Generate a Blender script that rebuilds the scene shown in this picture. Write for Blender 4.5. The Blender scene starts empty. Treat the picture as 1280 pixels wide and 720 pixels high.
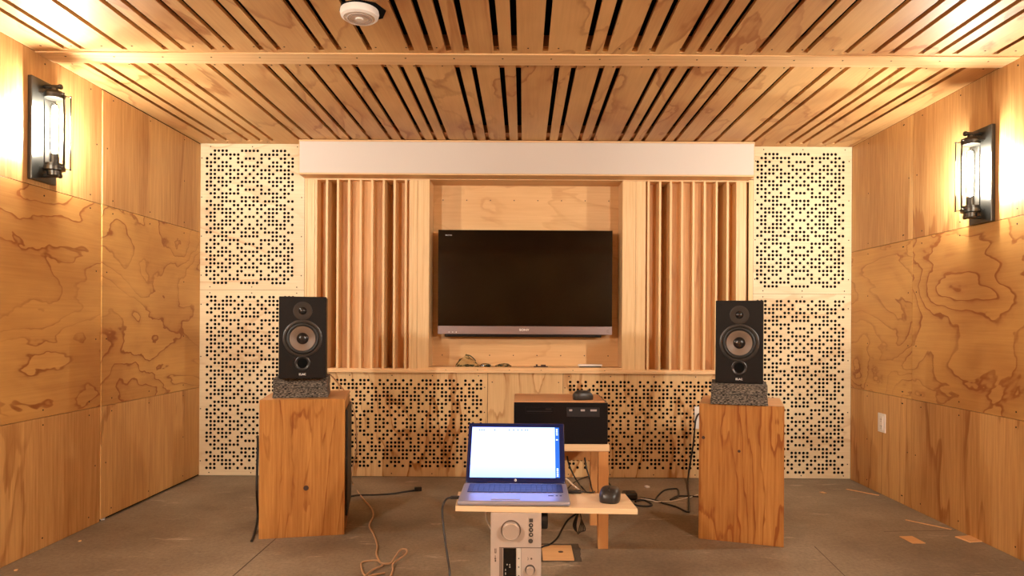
import bpy, bmesh, math, random
from mathutils import Vector, Matrix

random.seed(7)
SC = bpy.context.scene
COL = SC.collection
PI = math.pi

# ------------------------------------------------------------------ geometry of the view
FPX, VX, VY, TH = 828.0, 654.0, 405.0, 0.0055
CAMZ = 1.064
DW = 4.589                      # distance of the far wall
XL, XR = -2.245, 2.272          # side walls
ZC = 2.3027                     # ceiling
YB = -2.2                       # wall behind the camera


def ray(px, py):
    dx, dy = px - VX, VY - py
    return (dx - TH * dy, dy + TH * dx)


def V(px, py, d):
    a, b = ray(px, py)
    return Vector((a * d / FPX, d, CAMZ + b * d / FPX))


def H(px, py, z=0.0):
    a, b = ray(px, py)
    return V(px, py, (z - CAMZ) * FPX / b)


def WX(px, py=400, d=DW):
    return V(px, py, d).x


def WZ(py, px=654, d=DW):
    return V(px, py, d).z


# ------------------------------------------------------------------ helpers
def tag(o, label=None, cat=None, group=None, kind=None):
    if label: o['label'] = label
    if cat: o['category'] = cat
    if group: o['group'] = group
    if kind: o['kind'] = kind
    return o


def obj(name, bm, mat, parent=None, bevel=0, smooth=False, solid=None, recalc=True):
    me = bpy.data.meshes.new(name)
    if recalc:
        bmesh.ops.recalc_face_normals(bm, faces=bm.faces)
    bm.to_mesh(me)
    bm.free()
    for m in (mat if isinstance(mat, (list, tuple)) else [mat]):
        me.materials.append(m)
    o = bpy.data.objects.new(name, me)
    COL.objects.link(o)
    if parent is not None:
        o.parent = parent
    if smooth:
        for p in me.polygons: p.use_smooth = True
    if solid:
        md = o.modifiers.new('solid', 'SOLIDIFY')
        md.thickness = solid
        md.offset = -1
    if bevel:
        md = o.modifiers.new('bevel', 'BEVEL')
        md.width = bevel
        md.segments = 2
        md.limit_method = 'ANGLE'
        md.angle_limit = math.radians(40)
    return o


def thing(name, label, cat, loc=(0, 0, 0), rotz=0, group=None):
    o = bpy.data.objects.new(name, None)
    COL.objects.link(o)
    o.location = loc
    o.rotation_euler = (0, 0, rotz)
    return tag(o, label, cat, group)


def struct(o):
    o['kind'] = 'structure'
    return o


def box(bm, x0, x1, y0, y1, z0, z1, M=None):
    vs = [bm.verts.new((x, y, z)) for z in (z0, z1) for y in (y0, y1) for x in (x0, x1)]
    for f in ((0, 1, 3, 2), (4, 6, 7, 5), (0, 4, 5, 1), (1, 5, 7, 3), (3, 7, 6, 2), (2, 6, 4, 0)):
        bm.faces.new([vs[i] for i in f])
    if M is not None:
        bmesh.ops.transform(bm, matrix=M, verts=vs)
    return vs


def bx(name, dims, mat, parent=None, bevel=0.0015, M=None):
    bm = bmesh.new()
    x0, x1, y0, y1, z0, z1 = dims
    box(bm, min(x0, x1), max(x0, x1), min(y0, y1), max(y0, y1), min(z0, z1), max(z0, z1), M)
    return obj(name, bm, mat, parent, bevel)


def lathe(bm, prof, M=None, n=32, cap=True):
    """prof: list of (radius, height) around local z."""
    rings = []
    allv = []
    for r, h in prof:
        if r < 1e-6:
            v = bm.verts.new((0, 0, h)); rings.append([v]); allv.append(v)
        else:
            rg = [bm.verts.new((r * math.cos(2 * PI * i / n), r * math.sin(2 * PI * i / n), h)) for i in range(n)]
            rings.append(rg); allv += rg
    for a, b in zip(rings, rings[1:]):
        for i in range(n):
            j = (i + 1) % n
            if len(a) == 1 and len(b) == 1: continue
            if len(a) == 1: bm.faces.new((a[0], b[i], b[j]))
            elif len(b) == 1: bm.faces.new((a[i], b[0], a[j]))
            else: bm.faces.new((a[i], b[i], b[j], a[j]))
    if cap:
        for rg in (rings[0], rings[-1]):
            if len(rg) > 1: bm.faces.new(rg)
    if M is not None:
        bmesh.ops.transform(bm, matrix=M, verts=allv)
    return allv


def lat(name, prof, mat, parent, M=None, n=32, cap=True, smooth=True):
    bm = bmesh.new()
    lathe(bm, prof, M, n, cap)
    o = obj(name, bm, mat, parent, smooth=smooth)
    md = o.modifiers.new('edge', 'EDGE_SPLIT')
    md.split_angle = math.radians(35)
    return o


def T(x, y, z): return Matrix.Translation((x, y, z))
FACE = Matrix.Rotation(PI / 2, 4, 'X')     # local +z -> world -y (towards the camera)


def spline(pts, k=8):
    pts = [Vector(p) for p in pts]
    out = []
    n = len(pts)
    for i in range(n - 1):
        p0, p1, p2, p3 = pts[max(i - 1, 0)], pts[i], pts[i + 1], pts[min(i + 2, n - 1)]
        for j in range(k):
            t = j / k
            out.append(0.5 * ((2 * p1) + (p2 - p0) * t + (2 * p0 - 5 * p1 + 4 * p2 - p3) * t * t + (3 * p1 - p0 - 3 * p2 + p3) * t ** 3))
    out.append(pts[-1])
    return out


def tube(bm, pts, r, n=8):
    pts = [Vector(p) for p in pts]
    up = Vector((0.13, 0.31, 0.94)).normalized()
    rings = []
    for i, p in enumerate(pts):
        t = (pts[min(i + 1, len(pts) - 1)] - pts[max(i - 1, 0)])
        if t.length < 1e-9: t = Vector((0, 0, 1))
        t.normalize()
        s = up - t * up.dot(t)
        if s.length < 1e-4: s = Vector((1, 0, 0)) - t * t.x
        s.normalize()
        up = s
        b = t.cross(s)
        rings.append([bm.verts.new(p + (s * math.cos(2 * PI * k / n) + b * math.sin(2 * PI * k / n)) * r) for k in range(n)])
    for a, b in zip(rings, rings[1:]):
        for i in range(n):
            j = (i + 1) % n
            bm.faces.new((a[i], a[j], b[j], b[i]))
    bm.faces.new(rings[0]); bm.faces.new(rings[-1])


def cable(name, pts, r, mat, parent=None, k=8):
    bm = bmesh.new()
    tube(bm, spline(pts, k), r)
    return obj(name, bm, mat, parent, smooth=True)


def grid_plate(name, us, vs, holes, to3, mat, thick, parent=None):
    """connected sheet made of grid cells, cells in `holes` left open."""
    bm = bmesh.new()
    g = [[bm.verts.new(to3(u, v)) for v in vs] for u in us]
    for i in range(len(us) - 1):
        for j in range(len(vs) - 1):
            if (i, j) in holes: continue
            bm.faces.new((g[i][j], g[i + 1][j], g[i + 1][j + 1], g[i][j + 1]))
    loose = [v for v in bm.verts if not v.link_faces]
    bmesh.ops.delete(bm, geom=loose, context='VERTS')
    return obj(name, bm, mat, parent, solid=thick, recalc=False)


def text_mesh(name, s, size, mat, parent, M, depth=0.0004):
    cu = bpy.data.curves.new('t', 'FONT')
    cu.body = s; cu.size = size; cu.align_x = 'CENTER'; cu.align_y = 'CENTER'; cu.extrude = depth
    cu.offset = size * 0.02
    to = bpy.data.objects.new('t', cu)
    COL.objects.link(to)
    dg = bpy.context.evaluated_depsgraph_get()
    me = bpy.data.meshes.new_from_object(to.evaluated_get(dg))
    bpy.data.objects.remove(to)
    me.name = name
    me.transform(M)
    me.materials.clear(); me.materials.append(mat)
    o = bpy.data.objects.new(name, me)
    COL.objects.link(o)
    o.parent = parent
    return o


# ------------------------------------------------------------------ materials
def newmat(name):
    m = bpy.data.materials.new(name)
    m.use_nodes = True
    nt = m.node_tree
    return m, nt, nt.nodes['Principled BSDF']


def simple(name, c, rough=0.5, metal=0.0, spec=0.5, noise=0.0, nscale=40, bump=0.0, coat=0.0):
    m, nt, b = newmat(name)
    b.inputs['Base Color'].default_value = (*c, 1)
    b.inputs['Roughness'].default_value = rough
    b.inputs['Metallic'].default_value = metal
    b.inputs['Specular IOR Level'].default_value = spec
    b.inputs['Coat Weight'].default_value = coat
    N, L = nt.nodes, nt.links
    if noise or bump:
        tc = N.new('ShaderNodeTexCoord')
        nz = N.new('ShaderNodeTexNoise'); nz.inputs['Scale'].default_value = nscale; nz.inputs['Detail'].default_value = 4
        L.new(tc.outputs['Object'], nz.inputs['Vector'])
        if noise:
            mx = N.new('ShaderNodeMixRGB'); mx.inputs[1].default_value = (*[x * (1 - noise) for x in c], 1)
            mx.inputs[2].default_value = (*[min(1, x * (1 + noise)) for x in c], 1)
            L.new(nz.outputs['Fac'], mx.inputs[0]); L.new(mx.outputs[0], b.inputs['Base Color'])
        if bump:
            bp = N.new('ShaderNodeBump'); bp.inputs['Strength'].default_value = bump; bp.inputs['Distance'].default_value = 0.002
            L.new(nz.outputs['Fac'], bp.inputs['Height']); L.new(bp.outputs[0], b.inputs['Normal'])
    return m


def emis(name, c, s):
    m, nt, b = newmat(name)
    b.inputs['Base Color'].default_value = (0, 0, 0, 1)
    b.inputs['Emission Color'].default_value = (*c, 1)
    b.inputs['Emission Strength'].default_value = s
    return m


def wood(name, base, dark, axis='Z', scale=1.0, rings=9.0, line=0.55, fine=0.25, rough=0.45, seed=0.0, stretch=0.38, blotch=0.3, straight=0.0, knots=0.0):
    """softwood plywood: wandering growth contours, fine fibre, slow tone changes."""
    m, nt, b = newmat(name)
    N, L = nt.nodes, nt.links

    def math_(op, a, b_=None):
        n = N.new('ShaderNodeMath'); n.operation = op
        for i, v in enumerate((a, b_)):
            if v is None: continue
            if isinstance(v, (int, float)): n.inputs[i].default_value = v
            else: L.new(v, n.inputs[i])
        return n.outputs[0]

    tc = N.new('ShaderNodeTexCoord')
    oi = N.new('ShaderNodeObjectInfo')
    W = math_('ADD', math_('MULTIPLY', oi.outputs['Random'], 37.0), seed)
    mp = N.new('ShaderNodeMapping')
    s = {'X': (stretch, 1, 1), 'Y': (1, stretch, 1), 'Z': (1, 1, stretch)}[axis]
    mp.inputs['Scale'].default_value = s
    L.new(tc.outputs['Object'], mp.inputs['Vector'])
    n1 = N.new('ShaderNodeTexNoise'); n1.noise_dimensions = '4D'
    n1.inputs['Scale'].default_value = 1.6 * scale
    n1.inputs['Detail'].default_value = 5; n1.inputs['Roughness'].default_value = 0.46
    n1.inputs['Distortion'].default_value = 0.45
    L.new(mp.outputs[0], n1.inputs['Vector']); L.new(W, n1.inputs['W'])
    h = n1.outputs['Fac']
    if straight:
        sx = N.new('ShaderNodeSeparateXYZ'); L.new(tc.outputs['Object'], sx.inputs[0])
        cross = math_('ADD', sx.outputs['X'], sx.outputs['Y']) if axis == 'Z' else (math_('ADD', sx.outputs['Z'], sx.outputs['Y']) if axis == 'X' else math_('ADD', sx.outputs['X'], sx.outputs['Z']))
        h = math_('ADD', h, math_('MULTIPLY', cross, straight))
    fr = math_('FRACT', math_('MULTIPLY', h, rings))
    cr = N.new('ShaderNodeValToRGB')
    e = cr.color_ramp.elements
    e[0].position = 0.0; e[0].color = (0.0, 0.0, 0.0, 1)
    e[1].position = 1.0; e[1].color = (0.0, 0.0, 0.0, 1)
    for p, c in ((0.52, 0.05), (0.80, 0.24), (0.90, 1.0), (0.945, 0.75), (0.965, 0.06)):
        x = e.new(p); x.color = (c, c, c, 1)
    L.new(fr, cr.inputs[0])
    # contour strength wanders, so that rings fade in and out
    n4 = N.new('ShaderNodeTexNoise'); n4.noise_dimensions = '4D'
    n4.inputs['Scale'].default_value = 2.2 * scale; n4.inputs['Detail'].default_value = 2
    L.new(tc.outputs['Object'], n4.inputs['Vector']); L.new(W, n4.inputs['W'])
    mr = N.new('ShaderNodeMapRange'); mr.inputs[1].default_value = 0.36; mr.inputs[2].default_value = 0.64
    mr.inputs[3].default_value = 0.25; mr.inputs[4].default_value = 1.0
    L.new(n4.outputs['Fac'], mr.inputs[0])
    ringv = math_('MULTIPLY', math_('MULTIPLY', cr.outputs[0], line), mr.outputs[0])
    # fibre
    mp2 = N.new('ShaderNodeMapping')
    k = 0.035
    mp2.inputs['Scale'].default_value = {'X': (k, 1, 1), 'Y': (1, k, 1), 'Z': (1, 1, k)}[axis]
    L.new(tc.outputs['Object'], mp2.inputs['Vector'])
    n2 = N.new('ShaderNodeTexNoise'); n2.noise_dimensions = '4D'; n2.inputs['Scale'].default_value = 95
    n2.inputs['Detail'].default_value = 4; n2.inputs['Roughness'].default_value = 0.65
    L.new(mp2.outputs[0], n2.inputs['Vector']); L.new(W, n2.inputs['W'])
    mr2 = N.new('ShaderNodeMapRange'); mr2.inputs[1].default_value = 0.3; mr2.inputs[2].default_value = 0.75
    mr2.inputs[3].default_value = 0.0; mr2.inputs[4].default_value = fine
    L.new(n2.outputs['Fac'], mr2.inputs[0])
    # slow tone
    n3 = N.new('ShaderNodeTexNoise'); n3.noise_dimensions = '4D'; n3.inputs['Scale'].default_value = 2.6
    n3.inputs['Detail'].default_value = 3
    L.new(mp.outputs[0], n3.inputs['Vector']); L.new(math_('ADD', W, 5.0), n3.inputs['W'])
    mr3 = N.new('ShaderNodeMapRange'); mr3.inputs[1].default_value = 0.35; mr3.inputs[2].default_value = 0.7
    mr3.inputs[3].default_value = 0.0; mr3.inputs[4].default_value = blotch
    L.new(n3.outputs['Fac'], mr3.inputs[0])
    tot = math_('ADD', math_('ADD', ringv, mr2.outputs[0]), mr3.outputs[0])
    if knots:
        vo = N.new('ShaderNodeTexVoronoi'); vo.inputs['Scale'].default_value = 2.2
        L.new(mp.outputs[0], vo.inputs['Vector'])
        mk = N.new('ShaderNodeMapRange'); mk.inputs[1].default_value = 0.015; mk.inputs[2].default_value = 0.05
        mk.inputs[3].default_value = knots; mk.inputs[4].default_value = 0.0
        L.new(vo.outputs['Distance'], mk.inputs[0]); tot = math_('ADD', tot, mk.outputs[0])
    cl = N.new('ShaderNodeClamp'); L.new(tot, cl.inputs[0])
    mx = N.new('ShaderNodeMixRGB'); mx.inputs[1].default_value = (*base, 1); mx.inputs[2].default_value = (*dark, 1)
    L.new(cl.outputs[0], mx.inputs[0]); L.new(mx.outputs[0], b.inputs['Base Color'])
    b.inputs['Roughness'].default_value = rough
    bp = N.new('ShaderNodeBump'); b.inputs['Specular IOR Level'].default_value = 0.35
    bp.inputs['Strength'].default_value = 0.12; bp.inputs['Distance'].default_value = 0.001
    L.new(n2.outputs['Fac'], bp.inputs['Height']); L.new(bp.outputs[0], b.inputs['Normal'])
    return m


AMB = (0.70, 0.405, 0.125); AMBD = (0.30, 0.095, 0.02)
PALE = (0.78, 0.655, 0.43); PALED = (0.42, 0.21, 0.08)
M_wall_h = {}
M_wallup_y = wood('ply_wall_upper', (0.72, 0.44, 0.17), (0.34, 0.14, 0.04), 'Z', 1.0, 7, 0.5, 0.6, 0.38, 3.1, 0.14, blotch=0.5)
M_wallmid = wood('ply_wall_middle', AMB, AMBD, 'Y', 1.0, 18, 0.85, 0.22, 0.38, 1.3, 0.6, blotch=0.5)
M_walllow = wood('ply_wall_lower', (0.76, 0.46, 0.175), (0.35, 0.14, 0.035), 'Z', 1.0, 9, 0.65, 0.55, 0.4, 8.3, 0.2, blotch=0.45)
M_ceil = wood('ply_ceiling', (0.76, 0.475, 0.20), (0.36, 0.14, 0.04), 'Y', 1.2, 8, 0.6, 0.22, 0.5, 2.0, 0.4, blotch=0.6)
M_beam = wood('pine_beam', (0.84, 0.56, 0.28), (0.5, 0.24, 0.09), 'X', 1.0, 9, 0.5, 0.3, 0.4, 2.7, 0.12, straight=3)
M_perf_h = wood('ply_perforated', PALE, PALED, 'X', 1.2, 7, 0.38, 0.22, 0.5, 0.0, 0.3, blotch=0.25)
M_perf_v = wood('ply_perforated_low', (0.79, 0.555, 0.28), (0.36, 0.155, 0.04), 'Z', 1.5, 10, 0.95, 0.3, 0.5, 4.0, 0.25, blotch=0.35)
M_pine_v = wood('pine_vertical', (0.84, 0.60, 0.32), (0.50, 0.24, 0.07), 'Z', 2.0, 5, 0.3, 0.4, 0.45, 0.0, 0.04, blotch=0.15, straight=6)
M_pine_x = wood('pine_horizontal', (0.82, 0.56, 0.30), (0.48, 0.22, 0.07), 'X', 2.0, 5, 0.35, 0.4, 0.45, 0.0, 0.06, blotch=0.3, straight=6)
M_well = wood('well_wood', (0.80, 0.47, 0.20), (0.40, 0.15, 0.04), 'Z', 1.5, 4, 0.3, 0.5, 0.5, 0.0, 0.12, blotch=0.35)
M_niche = wood('ply_niche', (0.80, 0.52, 0.25), (0.47, 0.2, 0.06), 'X', 1.3, 7, 0.3, 0.25, 0.45, 6.0, 0.3, blotch=0.3)
M_box = wood('fir_cabinet', (0.60, 0.295, 0.08), (0.25, 0.075, 0.014), 'Z', 1.9, 12, 0.75, 0.6, 0.34, 1.0, 0.2, blotch=0.5, straight=0.5, knots=0.0)
M_board = wood('ply_board', (0.84, 0.64, 0.40), (0.55, 0.28, 0.11), 'X', 2.5, 6, 0.3, 0.35, 0.5, 1.0, 0.2)
M_stand = wood('pine_stand', (0.60, 0.29, 0.10), (0.40, 0.16, 0.05), 'Z', 2.5, 6, 0.35, 0.4, 0.45, 1.0, 0.12)

M_rim_black = simple('black_rim', (0.012, 0.008, 0.006), 0.9, spec=0.1)  # near-black on the hole walls and outer edges of the perforated panels
M_black = simple('black_backing', (0.004, 0.004, 0.004), 0.9, spec=0.1)
M_screw = simple('screw_black', (0.02, 0.012, 0.008), 0.5, 0.4)
M_white_cloth = simple('white_cloth', (0.62, 0.55, 0.49), 0.8, noise=0.02, nscale=300)
M_metal = simple('dark_bronze', (0.075, 0.07, 0.06), 0.33, 0.85)
M_bulb = emis('bulb_glow', (1.0, 0.95, 0.84), 1120)
M_bulb_fill = emis('bulb_glow_fill', (1.0, 0.95, 0.84), 4500)  # glow of the two fill lamps added out of view
M_vinyl = simple('black_vinyl', (0.005, 0.003, 0.0025), 0.5, spec=0.22, noise=0.3, nscale=300, bump=0.05)
M_rubber = simple('black_rubber', (0.012, 0.010, 0.009), 0.5)
M_trimring = simple('satin_black_ring', (0.014, 0.011, 0.010), 0.35)
M_cone = simple('woven_cone', (0.17, 0.115, 0.08), 0.45, noise=0.2, nscale=400)
M_cap = simple('dust_cap', (0.012, 0.01, 0.01), 0.25)
M_logo = simple('logo_white', (0.85, 0.85, 0.82), 0.4)
M_tvscreen = simple('tv_glass', (0.003, 0.001, 0.001), 0.08, spec=0.22)
M_tvbezel = simple('tv_bezel', (0.006, 0.003, 0.003), 0.35, spec=0.25)
M_tvbar = simple('tv_bar', (0.24, 0.18, 0.18), 0.32, 0.5)
M_cable = simple('cable_black', (0.01, 0.009, 0.009), 0.45)
M_cabletan = simple('cable_tan', (0.50, 0.30, 0.16), 0.45)
M_cablewhite = simple('cable_white', (0.8, 0.7, 0.58), 0.45)
M_plastic_w = simple('plastic_white', (0.80, 0.74, 0.68), 0.4)
M_plastic_b = simple('plastic_black', (0.014, 0.013, 0.014), 0.35)
M_slot = simple('slot_dark', (0.05, 0.04, 0.035), 0.6)
M_pc = simple('pc_black', (0.002, 0.002, 0.004), 0.35, spec=0.25)
M_pcgrey = simple('pc_grey', (0.016, 0.016, 0.02), 0.4, spec=0.3)
M_silver = simple('receiver_silver', (0.56, 0.47, 0.41), 0.38, 0.35, noise=0.03, nscale=200)
M_silver2 = simple('receiver_knob', (0.62, 0.53, 0.47), 0.28, 0.6)
M_recbody = simple('receiver_case', (0.3, 0.27, 0.25), 0.45, 0.6)
M_lapsilver = simple('laptop_silver', (0.36, 0.35, 0.43), 0.35, 0.4)
M_lap_bluecast = simple('laptop_bezel_bluecast', (0.003, 0.010, 0.07), 0.25)  # navy holds the blue bleed of the bright screen, put into the base colour
M_keys_bluecast = simple('laptop_keys_bluecast', (0.02, 0.025, 0.11), 0.5)  # blue cast from the screen mixed into the key colour
M_side = emis('sidebar_blue', (0.01, 0.16, 0.80), 1.1)
M_icon = emis('icon_white', (0.8, 0.95, 1.0), 1.6)
M_mark = simple('screen_mark', (0.03, 0.03, 0.05), 0.6)
M_led = emis('display_amber', (1.0, 0.7, 0.45), 0.35)
M_mouse = simple('mouse_black', (0.022, 0.019, 0.018), 0.38)
M_mark2 = simple('dark_mark', (0.12, 0.08, 0.06), 0.6)
M_strip = simple('receiver_strip', (0.66, 0.62, 0.55), 0.35, 0.3)
M_paper_glint = simple('paper_glint_white', (0.86, 0.84, 0.84), 0.7)  # white of the real scrap and of the modelled daylight glint
M_brown = simple('dark_brown', (0.05, 0.02, 0.012), 0.6)


def felt():
    m, nt, b = newmat('grey_felt')
    N, L = nt.nodes, nt.links
    tc = N.new('ShaderNodeTexCoord'); mp = N.new('ShaderNodeMapping'); mp.inputs['Scale'].default_value = (0.35, 0.35, 1)
    nz = N.new('ShaderNodeTexNoise'); nz.inputs['Scale'].default_value = 260; nz.inputs['Detail'].default_value = 5
    cr = N.new('ShaderNodeValToRGB'); e = cr.color_ramp.elements
    e[0].position = 0.40; e[0].color = (0.012, 0.010, 0.008, 1); e[1].position = 0.66; e[1].color = (0.24, 0.20, 0.16, 1)
    L.new(tc.outputs['Object'], mp.inputs[0]); L.new(mp.outputs[0], nz.inputs['Vector']); L.new(nz.outputs['Fac'], cr.inputs[0])
    L.new(cr.outputs[0], b.inputs['Base Color']); b.inputs['Roughness'].default_value = 0.95
    bp = N.new('ShaderNodeBump'); bp.inputs['Strength'].default_value = 0.5; bp.inputs['Distance'].default_value = 0.003
    L.new(nz.outputs['Fac'], bp.inputs['Height']); L.new(bp.outputs[0], b.inputs['Normal'])
    return m


M_felt = felt()


def glass_like(name, tint=(1, 1, 1), ior=1.45):
    m = bpy.data.materials.new(name); m.use_nodes = True
    nt = m.node_tree; N, L = nt.nodes, nt.links
    for n in list(N): N.remove(n)
    out = N.new('ShaderNodeOutputMaterial'); mix = N.new('ShaderNodeMixShader')
    tr = N.new('ShaderNodeBsdfTransparent'); gl = N.new('ShaderNodeBsdfGlossy'); fr = N.new('ShaderNodeFresnel')
    tr.inputs[0].default_value = (*tint, 1); gl.inputs['Roughness'].default_value = 0.03; fr.inputs[0].default_value = ior
    L.new(fr.outputs[0], mix.inputs[0]); L.new(tr.outputs[0], mix.inputs[1]); L.new(gl.outputs[0], mix.inputs[2]); L.new(mix.outputs[0], out.inputs[0])
    return m


M_glass = glass_like('clear_glass', (0.985, 0.985, 0.98), 1.12)
M_film = glass_like('clear_film', (0.90, 0.91, 0.84), 1.35)


def concrete():
    m, nt, b = newmat('concrete')
    N, L = nt.nodes, nt.links
    tc = N.new('ShaderNodeTexCoord')

    def noise(scale, det=5, rough=0.55, vec=None):
        n = N.new('ShaderNodeTexNoise'); n.inputs['Scale'].default_value = scale; n.inputs['Detail'].default_value = det
        n.inputs['Roughness'].default_value = rough
        L.new(vec or tc.outputs['Object'], n.inputs['Vector']); return n.outputs['Fac']

    cr = N.new('ShaderNodeValToRGB'); e = cr.color_ramp.elements
    e[0].position = 0.32; e[0].color = (0.150, 0.110, 0.072, 1); e[1].position = 0.66; e[1].color = (0.33, 0.262, 0.182, 1)
    L.new(noise(1.3, 8, 0.62), cr.inputs[0])
    mp = N.new('ShaderNodeMapping'); mp.inputs['Scale'].default_value = (0.25, 1, 1); mp.inputs['Rotation'].default_value = (0, 0, 0.5)
    L.new(tc.outputs['Object'], mp.inputs[0])
    c2 = N.new('ShaderNodeValToRGB'); e = c2.color_ramp.elements
    e[0].position = 0.60; e[0].color = (0, 0, 0, 1); e[1].position = 0.68; e[1].color = (1, 1, 1, 1)
    L.new(noise(9, 6, 0.72, mp.outputs[0]), c2.inputs[0])
    mx = N.new('ShaderNodeMixRGB'); mx.inputs[2].default_value = (0.52, 0.42, 0.31, 1)
    ml = N.new('ShaderNodeMath'); ml.operation = 'MULTIPLY'; ml.inputs[1].default_value = 0.9
    L.new(c2.outputs[0], ml.inputs[0]); L.new(ml.outputs[0], mx.inputs[0]); L.new(cr.outputs[0], mx.inputs[1])
    mx2 = N.new('ShaderNodeMixRGB'); mx2.blend_type = 'MULTIPLY'; mx2.inputs[0].default_value = 0.8
    c3 = N.new('ShaderNodeValToRGB'); e = c3.color_ramp.elements
    e[0].position = 0.3; e[0].color = (0.6, 0.57, 0.53, 1); e[1].position = 0.6; e[1].color = (1, 1, 1, 1)
    L.new(noise(60, 6, 0.7), c3.inputs[0]); L.new(mx.outputs[0], mx2.inputs[1]); L.new(c3.outputs[0], mx2.inputs[2])
    L.new(mx2.outputs[0], b.inputs['Base Color'])
    b.inputs['Roughness'].default_value = 0.6
    bp = N.new('ShaderNodeBump'); bp.inputs['Strength'].default_value = 0.2; bp.inputs['Distance'].default_value = 0.004
    L.new(noise(18, 8, 0.7), bp.inputs['Height']); L.new(bp.outputs[0], b.inputs['Normal'])
    return m


M_conc = concrete()


def screen_mat():
    m, nt, b = newmat('laptop_screen')
    N, L = nt.nodes, nt.links
    tc = N.new('ShaderNodeTexCoord'); sp = N.new('ShaderNodeSeparateXYZ'); cr = N.new('ShaderNodeValToRGB')
    L.new(tc.outputs['Generated'], sp.inputs[0]); L.new(sp.outputs['Z'], cr.inputs[0])
    e = cr.color_ramp.elements
    e[0].position = 0.0; e[0].color = (0.17, 0.32, 1.0, 1); e[1].position = 0.35; e[1].color = (0.27, 0.36, 1.0, 1)
    b.inputs['Base Color'].default_value = (0.01, 0.01, 0.01, 1)
    L.new(cr.outputs[0], b.inputs['Emission Color']); b.inputs['Emission Strength'].default_value = 3.6
    return m


M_screen = screen_mat()

# ------------------------------------------------------------------ screws (shared meshes)
_scr = {}


def screw(parent, p, n):
    """small dark screw head whose face looks along n ('x','-x','-y','-z')."""
    if n not in _scr:
        bm = bmesh.new()
        lathe(bm, [(0.0042, -0.001), (0.0042, 0.0008), (0.0028, 0.0012), (0.0, 0.0006)], n=8)
        R = {'x': Matrix.Rotation(PI / 2, 4, 'Y'), '-x': Matrix.Rotation(-PI / 2, 4, 'Y'), '-y': FACE, '-z': Matrix.Rotation(PI, 4, 'X')}[n]
        bmesh.ops.transform(bm, matrix=R, verts=bm.verts)
        me = bpy.data.meshes.new('screw'); bmesh.ops.recalc_face_normals(bm, faces=bm.faces); bm.to_mesh(me); bm.free()
        me.materials.append(M_screw); _scr[n] = me
    o = bpy.data.objects.new('screw', _scr[n])
    COL.objects.link(o); o.parent = parent; o.location = p
    return o


# ================================================================== THE ROOM
floor = struct(bx('floor', (XL - 0.05, XR + 0.05, YB - 0.05, DW + 0.3, -0.06, 0), M_conc, bevel=0))
wl = struct(bx('wall_left', (XL - 0.08, XL - 0.012, YB - 0.05, DW + 0.3, 0, ZC + 0.1), M_black, bevel=0))
wr = struct(bx('wall_right', (XR + 0.012, XR + 0.08, YB - 0.05, DW + 0.3, 0, ZC + 0.1), M_black, bevel=0))
wb = struct(bx('wall_rear', (XL - 0.05, XR + 0.05, YB - 0.06, YB, 0, ZC + 0.1), M_wallmid, bevel=0))
ce = struct(bx('ceiling', (XL - 0.05, XR + 0.05, YB - 0.05, DW + 0.3, ZC + 0.09, ZC + 0.13), M_black, bevel=0))


def side_sheets(side):
    left = side == 'l'
    par = wl if left else wr
    X = XL if left else XR
    ysm = 3.52 if left else 3.87
    z1, z2 = (0.614, 1.687) if left else (0.636, 1.573)
    n = 'x' if left else '-x'
    ys = [DW, ysm, ysm - 2.4, ysm - 4.8, YB]
    for i in range(4):
        ya, yb = ys[i + 1], ys[i]
        if yb <= YB: continue
        ya = max(ya, YB)
        for c, (za, zb, mt) in enumerate(((0, z1, M_walllow), (z1, z2, M_wallmid), (z2, ZC, M_wallup_y))):
            pr = 0.005 if (left and i == 0) else 0.0
            g = 0.0012
            zlo = za + (0.013 if (left and i == 0 and c == 0) else g)
            zhi = zb - (0.007 if (left and i == 0 and c == 2) else g)
            s = bx('plywood_sheet', (X - 0.012 if left else X, X + pr if left else X + 0.012, ya + g, yb - g, zlo, zhi), mt, par, 0.0007)
            if i < 2:
                e = 0.035
                xs = X + pr if left else X
                ylist = [yb - e, (ya + yb) / 2 if i == 0 else yb - 0.45, ya + e if i == 0 else yb - 0.85]
                if i == 0: ylist = [yb - 0.22, yb - 0.62, ya + 0.09]
                else: ylist = [yb - 0.09, yb - 0.42, yb - 0.82]
                for yy in ylist:
                    for zz in (za + e if za > 0.1 else za + 0.05, zb - e):
                        screw(s, (xs, yy, zz), n)
                m = 3 if c == 1 else 2
                for q in range(1, m):
                    zz = za + (zb - za) * q / m
                    screw(s, (xs, ya + 0.04 if i == 0 else yb - 0.04, zz), n)
                    if i == 0: screw(s, (xs, yb - 0.22, zz), n)


side_sheets('l')
side_sheets('r')

# ---- ceiling: slotted plywood in two rows, pine board between
back_px = [109, 130, 166, 187.5, 209.5, 259, 281, 329, 350, 383, 419, 440, 476, 497, 518, 567.5, 588.5, 624, 645, 694, 715, 750.5, 771.5,
           820.5, 842, 862.5, 898, 919, 955, 990, 1039.5, 1060.5, 1109, 1130, 1151, 1186, 1208]
front_px = [81, 102, 154, 205, 227, 264.5, 287.5, 324, 346, 399, 421, 459, 511, 535, 557.5, 580, 617.5, 640, 679, 732, 754, 791, 814,
            851, 873, 895.5, 947, 985, 1007, 1059, 1095, 1117.5, 1155, 1177, 1199, 1250]
YF0, YF1 = 3.035, 3.158


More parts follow.
